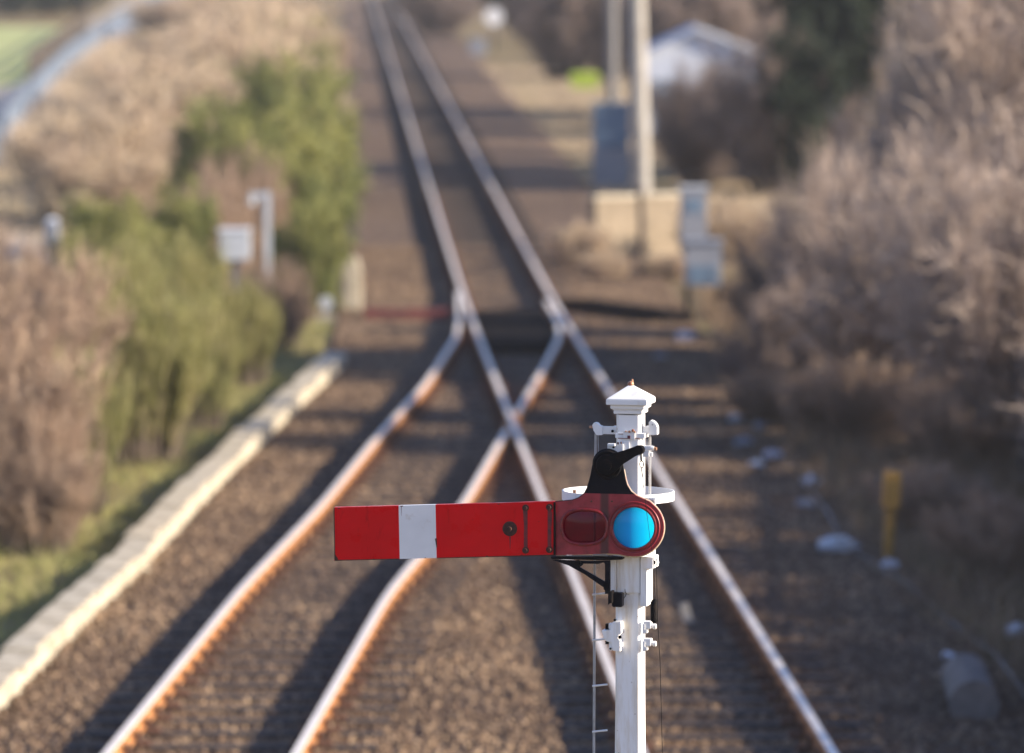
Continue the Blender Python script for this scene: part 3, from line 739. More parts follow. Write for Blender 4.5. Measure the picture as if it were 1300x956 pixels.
# lamp case behind the blue glass and the mounting plates on the post
b = MB(); p = V(804.5, 640, -0.04); q = V(804.5, 704, -0.04); b.tube([(p.x, p.y, q.z), (p.x, p.y, p.z)], 0.099, 40); lamp = b.build('lamp_case', M['white'], sig, smooth=True)
b = MB(); p = V(792, 640, -0.06); b.cyl(p, p + Vector((0, 0, 0.02)), 0.022, 16); b.build('lamp_chimney', M['white'], lamp)
b = MB()
pbox(b, 774.8, 708, 782.2, 751.5, -0.078, 0.02)
pbox(b, 783.2, 707, 812.2, 753, -0.071, -0.056)
pbox(b, 813.0, 709, 821.0, 770, -0.082, 0.045)
b.build('mounting_plate', M['post'], sig, bevel=0.0015)
b = MB(); pbox(b, 813.5, 707.2, 829.0, 722.5, -0.092, 0.03); b.build('mounting_lug', M['post'], sig, bevel=0.002)
b = MB(); p = V(828.5, 714, -0.07); b.cyl(p, p + Vector((.012, 0, 0)), .009, 8); b.build('bolt', M['blackiron'], sig)
b = MB(); b.tube([V(832, 711, -.07), V(834.5, 710.5, -.07), V(836, 714, -.07), V(834.6, 717.5, -.07)], 0.0035, 6); b.build('hook', M['white'], sig)
# crack in the paint
b = MB()
b.tube([V(793.4, 748, -0.0716), V(793.6, 751, -0.0716), V(795, 753.5, -0.0716), V(794, 757, -0.062), V(791.7, 759.5, -0.062)], 0.0013, 5)
b.tube([V(795, 754, -0.0625), V(799, 755, -0.0625)], 0.0007, 5)
b.build('paint_crack', M['blackiron'], sig)
# lower left casting
b = MB()
plate(b, [(765, 805), (763, 802), (764.5, 799.5), (769, 800), (775, 799.5), (774.5, 794), (777, 790.5), (780, 789.3), (788.5, 789.3), (789, 804), (786, 806), (785, 810), (787.5, 813), (787.5, 827.5), (777, 826), (776, 816), (770, 814.5), (766.5, 811)], -0.10, 0.045)
b.build('rod_bracket', M['post'], sig, bevel=0.003)
for q_ in ((768.5, 792, 772.5, 799, -.085, -.06), (768.5, 814, 772.5, 818, -.085, -.06), (779, 786, 781.5, 789, -.085, -.07)):
    b = MB(); pbox(b, *q_); b.build('bolt', M['blackiron'], sig)
for x_, y_, r_ in ((775, 823.5, .005), (787, 809, .008)):
    b = MB(); p = V(x_, y_, -0.102); b.cyl(p, p + Vector((0, -.002, 0)), r_, 12); b.build('bolt', M['blackiron'], sig)
b = MB(); pbox(b, 772.5, 791.5, 777, 799, -0.09, -0.06); pbox(b, 773, 815, 777, 826, -0.09, -0.06); b.build('bracket_lug', M['post'], sig, bevel=0.002)
# lower right bolts
for yy in (791, 813):
    b = MB(); pbox(b, 815.5, yy + 1, 819, yy + 14, -0.075, -0.04); pbox(b, 817, yy - 2, 826, yy + 7.5, -0.072, -0.03); pbox(b, 817.5, yy + 8, 821.5, yy + 13, -0.075, -0.04)
    p = V(826, yy + 4, -.055); b.cyl(p, p + Vector((.010, 0, 0)), .007, 10); b.cyl(p + Vector((.010, 0, 0)), p + Vector((.026, 0, 0)), .014, 6)
    b.build('bolt_clamp', M['post'], sig, bevel=0.002)

# ------------------------------------------------------------------ plants
def ribbons(P0, P1, w0, w1, sag=0.0, segs=2):
    n = len(P0); d = P1 - P0; L = np.linalg.norm(d, axis=1, keepdims=True) + 1e-9
    rnd = rng.normal(size=(n, 3)); side = np.cross(d, rnd); side /= (np.linalg.norm(side, axis=1, keepdims=True) + 1e-9)
    bend = np.cross(side, d / L) * (rng.normal(size=(n, 1)) * 0.10) * L
    ts = np.linspace(0, 1, segs + 1); V_ = []
    for t in ts:
        c = P0 + d * t + bend * (4 * t * (1 - t)); c[:, 2] -= sag * L[:, 0] * t * t
        wv = (w0 + (w1 - w0) * t)[:, None] * side
        V_ += [c - wv, c + wv]
    V_ = np.stack(V_, 1); k = 2 * (segs + 1); idx = []
    for s in range(segs): idx.append([2 * s, 2 * s + 1, 2 * s + 3, 2 * s + 2])
    idx = np.array(idx)[None] + (np.arange(n) * k)[:, None, None]
    return V_.reshape(-1, 3), idx.reshape(-1, 4)
def merge(parts):
    vs = []; fs = []; o = 0
    for v_, f_ in parts:
        vs.append(v_); fs.append(f_ + o); o += len(v_)
    return np.concatenate(vs), np.concatenate(fs)
def bush_proto(name, stem_mat, twig_mat, n_stem=40, n_side=1400, n_fine=5000, spread=0.55, foot=0.18, wf=0.0035, leaves=0, leaf=0.014, upright=0.5, label=None):
    """a plant one metre tall and about one wide, later scaled"""
    root = empty(name)
    a = rng.random(n_stem) * 6.283; r = np.sqrt(rng.random(n_stem))
    b0 = np.stack([foot * r * np.cos(a), foot * r * np.sin(a), np.zeros(n_stem)], 1)
    hh = (0.48 + 0.60 * rng.random(n_stem)) * np.sqrt(1 - 0.45 * r * r)
    tip = np.stack([spread * r * np.cos(a), spread * r * np.sin(a), hh], 1) + rng.normal(size=(n_stem, 3)) * 0.05
    mid = b0 * 0.45 + tip * 0.55 + np.array([0, 0, 0.07]); mid[:, :2] = b0[:, :2] * 0.6 + tip[:, :2] * 0.4
    def bez(i, t):
        t = t[:, None]; return b0[i] * (1 - t) ** 2 + 2 * mid[i] * t * (1 - t) + tip[i] * t * t
    sb = MB()
    for i in range(n_stem):
        pts = [bez(np.array([i]), np.array([t]))[0] for t in (0, .25, .5, .75, 1)]
        sb.tube([tuple(p) for p in pts], [.009, .007, .0045, .003, .001], 4)
    sb.build('stems', stem_mat, root)
    i1 = rng.integers(0, n_stem, n_side); t1 = 0.12 + 0.86 * rng.random(n_side) ** 0.8
    P0 = bez(i1, t1); tg = bez(i1, np.minimum(t1 + .05, 1.05)) - bez(i1, t1 - .02); tg /= np.linalg.norm(tg, axis=1, keepdims=True)
    dr = tg * 0.7 + rng.normal(size=(n_side, 3)) * 0.55 + np.array([0, 0, upright * 0.5]); dr /= np.linalg.norm(dr, axis=1, keepdims=True)
    P1 = P0 + dr * (0.06 + 0.20 * rng.random((n_side, 1)) ** 1.5)
    parts = [ribbons(P0, P1, np.full(n_side, wf * 1.3), np.full(n_side, wf * 0.6))]
    i2 = rng.integers(0, n_side, n_fine); t2 = 0.1 + 0.9 * rng.random((n_fine, 1))
    Q0 = P0[i2] + (P1 - P0)[i2] * t2
    dq = dr[i2] * 0.6 + rng.normal(size=(n_fine, 3)) * 0.55 + np.array([0, 0, upright * 0.7]); dq /= np.linalg.norm(dq, axis=1, keepdims=True)
    Q1 = Q0 + dq * (0.04 + 0.10 * rng.random((n_fine, 1)))
    Q0[:, 2] = np.maximum(Q0[:, 2], 0.005); Q1[:, 2] = np.maximum(Q1[:, 2], 0.01)
    parts.append(ribbons(Q0, Q1, np.full(n_fine, wf), np.full(n_fine, wf * 0.35), segs=2))
    v_, f_ = merge(parts); np_mesh('twigs', v_, f_, twig_mat, root)
    if leaves:
        i3 = rng.integers(0, n_fine, leaves); c = Q0[i3] + (Q1 - Q0)[i3] * rng.random((leaves, 1)) + rng.normal(size=(leaves, 3)) * 0.012
        c[:, 2] = np.maximum(c[:, 2], 0.02)
        e = c + rng.normal(size=(leaves, 3)) * leaf * 1.6
        v_, f_ = ribbons(c, e, np.full(leaves, leaf * .55), np.full(leaves, leaf * .25), segs=1)
        np_mesh('foliage', v_, f_, leaves_mat[name], root)
    return root
leaves_mat = {'gorse_bush': M['gorse'], 'conifer': M['conifer'], 'broom_bush': M['broom'], 'evergreen_tree': M['conifer']}
protos = {}
protos['bare'] = [bush_proto('bare_shrub', M['bark'], M['twig_pink'], 60, 3200, 24000, wf=0.0019) for _ in range(3)]
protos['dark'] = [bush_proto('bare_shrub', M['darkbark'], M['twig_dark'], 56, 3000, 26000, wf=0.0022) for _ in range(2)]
protos['redb'] = [bush_proto('bramble_bush', M['bark'], M['twig_red'], 90, 3600, 30000, wf=0.0019, spread=0.6, foot=0.3, upright=0.9) for _ in range(2)]
protos['broom'] = [bush_proto('broom_bush', M['bark'], M['broom'], 120, 3800, 30000, wf=0.0020, spread=0.5, foot=0.3, upright=2.4) for _ in range(2)]
protos['gorse'] = [bush_proto('gorse_bush', M['bark'], M['broom'], 50, 1500, 5000, spread=0.52, foot=0.25, leaves=26000, leaf=0.013) for _ in range(2)]
protos['tan'] = [bush_proto('scrub_bush', M['bark'], M['twig_tan'], 80, 2400, 13000, spread=0.65, foot=0.4, upright=0.9, wf=0.0036) for _ in range(2)]
protos['ever'] = [bush_proto('evergreen_tree', M['darkbark'], M['conifer'], 34, 1200, 4000, spread=0.36, foot=0.05, leaves=24000, leaf=0.018)]
used = {}
def plant(kind, X, Y, h, wx, label, group, wy=None, cat='shrub', sink=0.0, rz=None):
    ps = protos[kind]; k = used.get(kind, 0); used[kind] = k + 1
    o = ps[k] if k < len(ps) else copy_tree(random.choice(ps))
    o.location = (X, Y, -0.3 - sink); o.scale = (wx, wy or wx, h); o.rotation_euler.z = random.random() * 6.28 if rz is None else rz
    tag(o, label, cat, group); return o

def plants(kind, rows, group, cat='shrub'):
    for px, Y, h, wd, label in rows:
        X = (px - 650) / F * Y
        plant(kind, X, Y, h, wd, label, group, cat=cat)
# left, near
plants('redb', [
    (95, 70, 2.0, 1.2, 'narrow upright bramble bush among the green broom'),
    (45, 59, 1.3, 1.1, 'low bramble bush in front, at the grass edge'),
    (1185, 61, 0.7, 1.2, 'low brown bramble bush right of the yellow post'),
    (1275, 57, 0.8, 1.3, 'low brown bramble bush by the right edge'),
    (1235, 68, 1.1, 1.5, 'brown bramble bush at the foot of the thicket, above the yellow post'),
    (1085, 71, 1.0, 1.5, 'low brown bramble bush left of the yellow post'),
    (985, 74, 0.7, 1.1, 'lowest bramble bush beside the litter'),
    (-25, 60, 2.4, 2.1, 'red brown bramble bush at the left edge, nearest the pale trough'),
    (35, 67, 2.6, 1.8, 'red brown bramble bush between the left edge and the green broom'),
    (-70, 74, 2.1, 2.8, 'tall brown bramble bush half cut off by the left edge, behind the nearest one'),
    (30, 84, 1.2, 2.2, 'brown bramble bush below the short white post on the left'),
    (345, 86, 1.3, 1.0, 'brown twiggy bush below the bent bracket post'),
    (262, 97, 1.9, 1.5, 'brown twiggy bush between two gorse bushes, left of the pale box'),
    (305, 99, 2.3, 1.5, 'reddish twiggy bush behind the pale box on its post')], 'brown bramble bushes on the verges')
plants('broom', [
    (85, 63, 1.6, 1.4, 'yellowish broom bush at the edge of the red brown brambles'),
    (130, 76, 2.1, 2.0, 'broom bush behind the yellowish one, among brown stems'),
    (165, 69, 2.0, 2.0, 'green broom bush beside the brown brambles, nearest the trough'),
    (238, 73, 1.6, 1.5, 'green broom bush halfway along the pale trough'),
    (205, 80, 1.9, 1.8, 'pale tipped broom bush behind the two near green ones'),
    (305, 80, 1.3, 1.1, 'low broom bush close to the far end of the pale trough')], 'green broom bushes beside the trough')
plants('gorse', [
    (140, 93, 2.0, 1.6, 'dark green gorse bush just right of the short white post'),
    (225, 94, 2.0, 1.3, 'green gorse bush left of the pale box on its post'),
    (392, 93, 2.0, 1.2, 'green gorse bush behind the bright pale stone post'),
    (350, 103, 2.8, 1.9, 'large green gorse bush rising behind the bent grey bracket post'),
    (398, 108, 2.7, 1.6, 'large green gorse bush hugging the ballast beyond the stone post'),
    (285, 110, 2.9, 2.2, 'wide yellow green gorse bush left of the tall gorse'),
    (392, 126, 2.7, 1.9, 'gorse bush farther along the line behind the large ones'),
    (345, 130, 3.3, 3.0, 'gorse bush among the pinkish scrub, left of the farther gorse'),
    (380, 170, 2.7, 2.6, 'dull green bush beside the line near the top of the picture'),
    (368, 212, 2.7, 3.0, 'hazy green bush at the top edge left of the rails')], 'green gorse bushes along the left of the line')
plants('tan', [
    (768, 102.2, 0.55, 0.7, 'tuft of dry growth against the left half of the buff wall'),
    (845, 103.0, 0.5, 0.8, 'tuft of dry growth against the right half of the buff wall'),
    (738, 106, 0.8, 1.0, 'dry tan bush at the left end of the buff wall'),
    (925, 108, 1.1, 1.6, 'dry tan bush beyond the grey blue cabinet'),
    (130, 118, 1.7, 2.4, 'pinkish tan scrub bush in front of the blue grey fence, lowest on the left'),
    (150, 122, 2.3, 3.8, 'pinkish tan scrub bush behind the dark green gorse'),
    (240, 136, 2.7, 4.0, 'reddish tan scrub bush above the pale box'),
    (165, 146, 2.0, 3.2, 'pale tan scrub bush halfway up the left bank'),
    (215, 158, 2.4, 3.8, 'tan scrub bush in the middle of the left bank'),
    (300, 160, 3.0, 4.2, 'mauve brown scrub bush left of the green bushes'),
    (212, 182, 2.0, 4.0, 'pale scrub bush close beside the blue grey fence'),
    (270, 190, 2.6, 4.6, 'light tan scrub bush below the top edge'),
    (330, 195, 3.0, 5.0, 'brown scrub bush between the tan scrub and the gorse'),
    (262, 225, 2.0, 4.5, 'far tan scrub bush beside the end of the fence'),
    (310, 240, 2.7, 5.0, 'far mauve scrub bush touching the top edge'),
    (262, 290, 2.4, 6.0, 'farthest tan scrub bush on the left bank'),
    (340, 262, 2.6, 4.0, 'far brown scrub bush nearest the rails at the top edge')], 'tan scrub bushes on the banks')
# right, the big bare thicket
plants('bare', [
    (1150, 73, 3.4, 2.7, 'big pinkish bare thicket bush in front, reaching toward the shaded ballast'),
    (1285, 69, 3.9, 3.0, 'tall pinkish bare thicket bush at the right edge behind the yellow post'),
    (1240, 81, 5.2, 3.6, 'tallest bare thicket bush filling the upper right'),
    (1370, 81, 5.6, 4.6, 'tall bare thicket bush cut off by the right edge'),
    (1070, 79, 3.0, 2.0, 'bare bush on the left flank of the big thicket'),
    (1160, 83, 4.0, 2.6, 'bare bush behind the thicket in front of the dark evergreen'),
    (1300, 142, 7.5, 6.2, 'bare tree crown filling the top right corner')], 'pinkish bare bushes of the right hand thicket')
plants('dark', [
    (1120, 88, 3.1, 2.0, 'dark bare bush added for shade, hidden behind the front of the thicket'),  # added behind the thicket so its shadow darkens the points
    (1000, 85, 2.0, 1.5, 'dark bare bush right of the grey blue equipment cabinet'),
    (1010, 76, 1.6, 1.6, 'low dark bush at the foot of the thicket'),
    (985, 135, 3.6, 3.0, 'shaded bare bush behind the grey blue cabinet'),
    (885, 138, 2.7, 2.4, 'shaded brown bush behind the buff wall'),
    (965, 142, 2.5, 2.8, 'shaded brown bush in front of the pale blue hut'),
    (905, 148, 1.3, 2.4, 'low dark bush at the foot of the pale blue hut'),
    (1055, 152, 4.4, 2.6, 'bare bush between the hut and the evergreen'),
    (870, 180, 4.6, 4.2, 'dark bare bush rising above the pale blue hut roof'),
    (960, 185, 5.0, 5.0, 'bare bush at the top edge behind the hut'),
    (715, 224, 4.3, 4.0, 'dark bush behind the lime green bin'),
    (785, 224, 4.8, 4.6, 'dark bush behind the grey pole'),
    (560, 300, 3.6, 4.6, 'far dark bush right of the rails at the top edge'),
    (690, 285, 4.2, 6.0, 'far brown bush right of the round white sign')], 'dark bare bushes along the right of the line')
plants('bare', [  # bushes added out of view so their shade falls on the right-hand ballast
    (1780, 41, 2.1, 3.2, 'unseen bare shade bush beyond the right edge, nearest the camera'),
    (1720, 45, 1.9, 3.2, 'second unseen bare shade bush beyond the right edge'),
    (1680, 49, 2.1, 3.4, 'third unseen bare shade bush beyond the right edge'),
    (1640, 53, 2.0, 3.4, 'fourth unseen bare shade bush beyond the right edge'),
    (1580, 57, 2.1, 3.4, 'fifth unseen bare shade bush beyond the right edge'),
    (1535, 61, 2.0, 3.2, 'sixth unseen bare shade bush beyond the right edge'),
    (1510, 65, 2.1, 3.2, 'last unseen bare shade bush, where the row meets the thicket')], 'unseen bare bushes added right of the picture to shade the ballast')
plants('dark', [  # dark row, also added out of view, closing the sunlit gaps between those shadows
    (1820, 43, 1.9, 3.0, 'unseen dark shade bush beyond the right edge, nearest the camera'),
    (1760, 47, 2.0, 3.0, 'second unseen dark shade bush beyond the right edge'),
    (1720, 51, 2.1, 3.0, 'third unseen dark shade bush beyond the right edge'),
    (1680, 55, 2.1, 3.0, 'fourth unseen dark shade bush beyond the right edge'),
    (1630, 59, 2.1, 3.0, 'fifth unseen dark shade bush beyond the right edge'),
    (1590, 63, 2.1, 3.0, 'sixth unseen dark shade bush beyond the right edge'),
    (1560, 67, 2.1, 3.0, 'last unseen dark shade bush, beside the thicket')], 'unseen dark bushes added right of the picture to shade the ballast')
plants('ever', [
    (1052, 141, 7.2, 3.8, 'dark evergreen tree standing behind the pinkish thicket'),
    (1020, 134, 4.0, 2.4, 'smaller dark evergreen at the foot of the tall one')], 'dark evergreens behind the right hand thicket', 'tree')
# dark hedge at the top left corner
plants('ever', [
    (20, 355, 6.0, 10, 'dark hedge tree at the left end of the row beyond the green field'),
    (60, 360, 6.0, 10, 'dark hedge tree in the middle of the row beyond the green field'),
    (100, 365, 6.0, 9, 'dark hedge tree at the right end of the row beyond the green field')], 'dark hedge trees beyond the green field', 'tree')
for ps in protos.values():
    pass

# low cover ---------------------------------------------------------
def cover(name, n, poly, hmin, hmax, wd, mat, label, cat, lean=0.5, clump=0.0):
    P = []
    xs_ = [p[0] for p in poly]; ys_ = [p[1] for p in poly]
    def inside(x, y):
        c = np.zeros(len(x), bool); j = len(poly) - 1
        for i in range(len(poly)):
            xi, yi = poly[i]; xj, yj = poly[j]
            m = ((yi > y) != (yj > y)) & (x < (xj - xi) * (y - yi) / (yj - yi + 1e-12) + xi); c ^= m; j = i
        return c
    while sum(len(p) for p in P) < n:
        q = np.stack([rng.uniform(min(xs_), max(xs_), n), rng.uniform(min(ys_), max(ys_), n)], 1)
        q = q[inside(q[:, 0], q[:, 1])]
        g = np.sin(q[:, 0] * 2.1 + 1.3 * np.sin(q[:, 1] * 0.9)) * np.sin(q[:, 1] * 1.3 + np.sin(q[:, 0] * 1.7)) * .5 + .5
        q = q[rng.random(len(q)) > clump * (1 - g)]
        P.append(q)
    q = np.concatenate(P)[:n]
    g = np.sin(q[:, 0] * 2.1 + 1.3 * np.sin(q[:, 1] * 0.9)) * np.sin(q[:, 1] * 1.3 + np.sin(q[:, 0] * 1.7)) * .5 + .5
    hh = (hmin + (hmax - hmin) * rng.random(n) * (0.35 + 0.65 * g))
    P0 = np.concatenate([q, np.full((n, 1), -0.30)], 1)
    d = rng.normal(size=(n, 3)) * lean; d[:, 2] = 1; d /= np.linalg.norm(d, axis=1, keepdims=True)
    v_, f_ = ribbons(P0, P0 + d * hh[:, None], np.full(n, wd), np.full(n, wd * .3), segs=2, sag=0.15)
    return tag(np_mesh(name, v_, f_, mat), label, cat, kind='stuff')
cover('undergrowth', 70000, [(4.6, 42), (3.9, 52), (3.5, 62), (3.1, 72), (3.0, 84), (3.4, 100), (9.5, 104), (9, 42)], 0.12, 0.75, 0.006, M['dead'],
      'dead brown bramble and grass under the right hand thicket', 'undergrowth', 0.75, 0.6)
cover('verge_grass', 60000, [(-4.7, 44), (-3.75, 60), (-2.85, 80), (-2.9, 92), (-9, 92), (-9, 44)], 0.06, 0.34, 0.005, M['grass'],
      'short green and yellow grass on the verge left of the trough', 'grass', 0.6, 0.5)
cover('dry_grass', 60000, [(-3.2, 92), (-3.4, 112), (-5.0, 160), (-9, 290), (-22, 290), (-14, 150), (-9, 92)], 0.1, 0.6, 0.010, M['twig_tan'],
      'dry pale grass among the scrub on the left bank', 'grass', 0.5, 0.3)
cover('bank_grass', 40000, [(2.6, 104), (1.7, 150), (-1.5, 240), (9, 240), (10, 104)], 0.05, 0.22, 0.010, M['twig_tan'],
      'dry brown grass on the far right bank beyond the buff wall', 'grass', 0.5, 0.3)

# ------------------------------------------------------------------ top left: road, fence, field
def pxs(name, pts, z, mat): return sheet(name, [(lambda p: (p.x, p.y))(atz(x, y, z)) for x, y in pts], z, mat)
pxs('road', [(-60, 275), (0, 205), (60, 128), (120, 72), (190, 22), (240, -12), (215, -16), (160, 18), (100, 52), (40, 92), (-60, 160)], -0.288, M['tarmac'])
pxs('sandy_path', [(-60, 158), (40, 90), (100, 50), (158, 16), (210, -17), (190, -20), (120, 22), (60, 58), (-60, 132)], -0.284, M['track_dirt'])
pxs('field', [(-200, 118), (20, 108), (42, 90), (75, 62), (105, 38), (60, 33), (-200, 34)], -0.280, M['field'])
pxs('paved_patch', [(-30, 330), (66, 330), (66, 298), (-30, 294)], -0.285, M['tarmac'])
fpx = [(-40, 245), (0, 190), (45, 130), (90, 82), (140, 46), (195, 10), (232, -14)]
fr = empty('mesh_fence', tuple(atz(0, 190, -0.3))); tag(fr, 'blue grey metal fence running beside the road up the left bank', 'fence')
FP = [atz(x, y, -0.3) - Vector(fr.location) for x, y in fpx]; pb = MB()
for a, c in zip(FP, FP[1:]):
    L = (c - a).length; k = max(1, round(L / 3))
    for i in range(k):
        p = a.lerp(c, i / k); q = a.lerp(c, (i + 1) / k)
        m = MB(); m.box(p.x - .04, p.x + .04, p.y - .04, p.y + .04, 0, 0.95); m.build('fence_post', M['fence'], fr)
        dv = (q - p)
        for j in range(16):
            s_ = p.lerp(q, (j + .5) / 16); pb.box(s_.x - .022, s_.x + .022, s_.y - .012, s_.y + .012, 0.06, 0.88)
        for z_ in (0.2, .8): pb.tube([p + Vector((0, 0, z_)), q + Vector((0, 0, z_))], 0.02, 4)
pb.build('fence_panel', M['fence'], fr)
fr = empty('field_fence', tuple(atz(45, 98, -0.3))); tag(fr, 'dark post and rail fence between the green field and the sandy path', 'fence')
A = atz(38, 104, -0.3) - Vector(fr.location); C = atz(112, 40, -0.3) - Vector(fr.location); m = MB(); k = 34
for i in range(k + 1):
    p = A.lerp(C, i / k); q = MB(); q.box(p.x - .08, p.x + .08, p.y - .08, p.y + .08, 0, 1.15); q.build('fence_post', M['fencewood'], fr)
for z_ in (.35, .7, 1.0): m.tube([A + Vector((0, 0, z_)), C + Vector((0, 0, z_))], 0.05, 4)
m.build('fence_rail', M['fencewood'], fr)

hb = MB(); hb.box(-1600, 1600, -300, 4200, -1.3, 16.0)
hz = bpy.data.materials.new('haze_air'); hz.use_nodes = True; hn = hz.node_tree
hn.nodes.remove(hn.nodes['Principled BSDF']); pv = hn.nodes.new('ShaderNodeVolumePrincipled')
pv.inputs['Color'].default_value = (0.93, 0.95, 1.0, 1); pv.inputs['Density'].default_value = 0.00022; pv.inputs['Anisotropy'].default_value = 0.0
hn.links.new(pv.outputs[0], hn.nodes['Material Output'].inputs['Volume'])
tag(hb.build('haze', hz), 'thin pale winter haze over the line', 'haze', kind='stuff')
# ------------------------------------------------------------------ lineside things
def thing(name, px, py, label, cat, group=None, rz=0):
    o = empty(name, tuple(atz(px, py, -0.3)), rz); tag(o, label, cat, group); return o
# pale stone marker post
t = thing('marker_post', 447, 400, 'bright pale stone marker post at the ballast edge left of the points', 'marker post')
b = MB(); b.prism(sq(0.155, 0.02), 0, 0.78, 0, 0.96); b.build('shaft', M['concrete'], t, bevel=0.01)
b = MB(); b.prism(sq(0.150, 0.02), 0.782, 0.98, 0, 0.6); b.build('head', M['concrete'], t, bevel=0.01)
# small ground disc
t = thing('ground_disc', 414, 412, 'tiny ground signal with a round pale disc left of the stone marker post', 'ground signal')
b = MB(); b.box(-.15, .15, -.12, .12, 0, .14); b.build('body', M['concrete'], t, bevel=.02)
b = MB(); b.box(-.03, .03, .0, .06, .14, .40); b.build('bracket', M['grey'], t)
b = MB(); b.cyl((0, -.03, .36), (0, 0, .36), .105, 24); b.build('disc', M['cabpale'], t)
# cabinet on post, bracket post, white post
t = thing('equipment_box', 299, 423, 'pale grey box on a post among the green bushes on the left', 'equipment box')
b = MB(); b.box(-.06, .06, -.06, .06, 0, 1.16); b.build('stand', M['polegrey'], t)
b = MB(); b.box(-.24, .24, -.18, .18, 1.16, 1.62); b.build('box', M['cabpale'], t, bevel=.02)
b = MB(); b.box(-.26, .26, -.2, .2, 1.622, 1.67); b.build('lid', M['white'], t, bevel=.01)
t = thing('bracket_post', 340, 423, 'thin grey post with a short arm bent to the left behind the pale box', 'bracket post')
b = MB(); b.box(-.05, .05, -.05, .05, 0, 2.25); b.build('upright', M['cabpale'], t)
b = MB(); b.box(-.28, -.052, -.04, .04, 2.14, 2.24); b.build('arm', M['cabpale'], t)
b = MB(); b.cyl((-.25, 0, 2.04), (-.25, 0, 2.14), .05, 12); b.build('lamp_head', M['cabpale'], t)
t = thing('short_post', 67, 400, 'short white post on the left bank beside the paved patch', 'post')
b = MB(); b.prism(sq(.11, .02), 0, 1.55); b.build('shaft', M['cabpale'], t, bevel=.01)
b = MB(); b.prism(sq(.11, .02), 1.552, 1.62, 0, .4); b.build('top', M['white'], t)
# boards at the points
b = MB(); p0 = atz(462, 407, -0.235); p1 = atz(578, 404, -0.235); b.box(p0.x, p1.x - 0.07, p0.y - .16, p0.y + .16, -.235, -.05)
tag(b.build('timber_board', M['redboard'], bevel=.015), 'red brown board lying across the ballast left of the points', 'board')
Yb = 89.6
for i in range(8):
    b = MB(); y0 = Yb - 5.0 + i * 0.92; b.box(xs(y0) + 0.10, min(xs(y0) + GA - 0.20, lx(LR, y0) - 0.12) if y0 < 93 else xs(y0) + GA - .2, y0, y0 + .86, -.188, -.055 + random.uniform(-.01, .01))
    tag(b.build('cover_board', M['darkwood'], bevel=.012), None)
    o_ = col.objects[-1] if False else bpy.data.objects[b and 'cover_board' if i == 0 else 'cover_board.%03d' % i]
    tag(o_, 'black tarred board laid between the rails at the points', 'board', 'black boards between the rails at the points')
b = MB(); pa = atz(728, 394, -.235); pb2 = atz(860, 412, -.235)
ang = math.atan2(pb2.y - pa.y, pb2.x - pa.x); b.box(0, (pb2 - pa).length, -.3, .3, -.06, .17)
for k in range(6): b.box(0.02 + k * (pb2 - pa).length / 6, (k + .92) * (pb2 - pa).length / 6, -.33, .33, .172, .20)
o = b.build('rodding_cover', M['darkwood'], bevel=.01); o.location = (pa.x, pa.y, -.235); o.rotation_euler.z = ang
tag(o, 'long black cover box reaching right from the points', 'cover box')
b = MB(); q = [atz(x, y, -.2) for x, y in ((730, 372), (790, 376), (850, 384))]
# telegraph pole
pb_ = atz(816, 266, -.3); t = empty('telegraph_pole', tuple(pb_)); tag(t, 'stout sunlit telegraph pole leaning slightly left above the buff wall', 'pole')
top = atY(804, -160, pb_.y) - pb_; b = MB(); b.tube([(0, 0, -.1), tuple(top * .5), tuple(top)], [.20, .19, .18], 20); b.build('shaft', M['polewood'], t, smooth=True)
b = MB(); b.box(top.x - .9, top.x + .9, -.26, -.18, top.z - .7, top.z - .58); ca = b.build('cross_arm', M['fencewood'], t)
for k in (-.8, -.4, .4, .8): b = MB(); b.tube([(top.x + k, -.22, top.z - .58), (top.x + k, -.22, top.z - .5), (top.x + k, -.22, top.z - .42)], [.04, .05, .02], 10); b.build('insulator', M['white'], ca)
for k, (px_, col_) in enumerate(((812.5, 'darkbark'),)):
    t = thing('thin_post', 814.5, 337, 'thin dark post standing in front of the buff wall', 'post')
    b = MB(); b.tube([(0, 0, 0), (0, 0, .7), (-.02, 0, 1.45)], [.075, .065, .06], 10); b.build('shaft', M['darkbark'], t)
    b = MB(); b.tube([(-.02, 0, 1.45), (-.02, 0, 1.5)], [.07, .03], 10); b.build('cap', M['darkbark'], t)
pb_ = atz(778, 175, -.3); t = empty('grey_pole', tuple(pb_)); tag(t, 'fainter grey pole standing left of the stout sunlit pole', 'pole')
top = atY(775, -160, pb_.y) - pb_; b = MB(); b.tube([(0, 0, -.1), tuple(top * .5), tuple(top)], [.17, .16, .15], 16); b.build('shaft', M['polegrey'], t, smooth=True)
b = MB(); b.box(top.x - .3, top.x + .3, -.25, .25, top.z, top.z + .12); b.build('cap', M['polegrey'], t)
# buff wall
t = thing('buff_wall', 756, 332, 'low sunlit buff wall behind the thin dark post', 'wall')
pr = atz(863, 334, -.3) - Vector(t.location); L = pr.length; L = L / math.cos(R(38)); t.rotation_euler.z = R(38)
b = MB(); b.box(0, L, 0, .22, 0, 1.18); b.build('wall_face', M['buff'], t, bevel=.02)
b = MB(); b.box(-.03, L + .03, -.03, .25, 1.183, 1.25); b.build('coping', M['concrete'], t, bevel=.01)
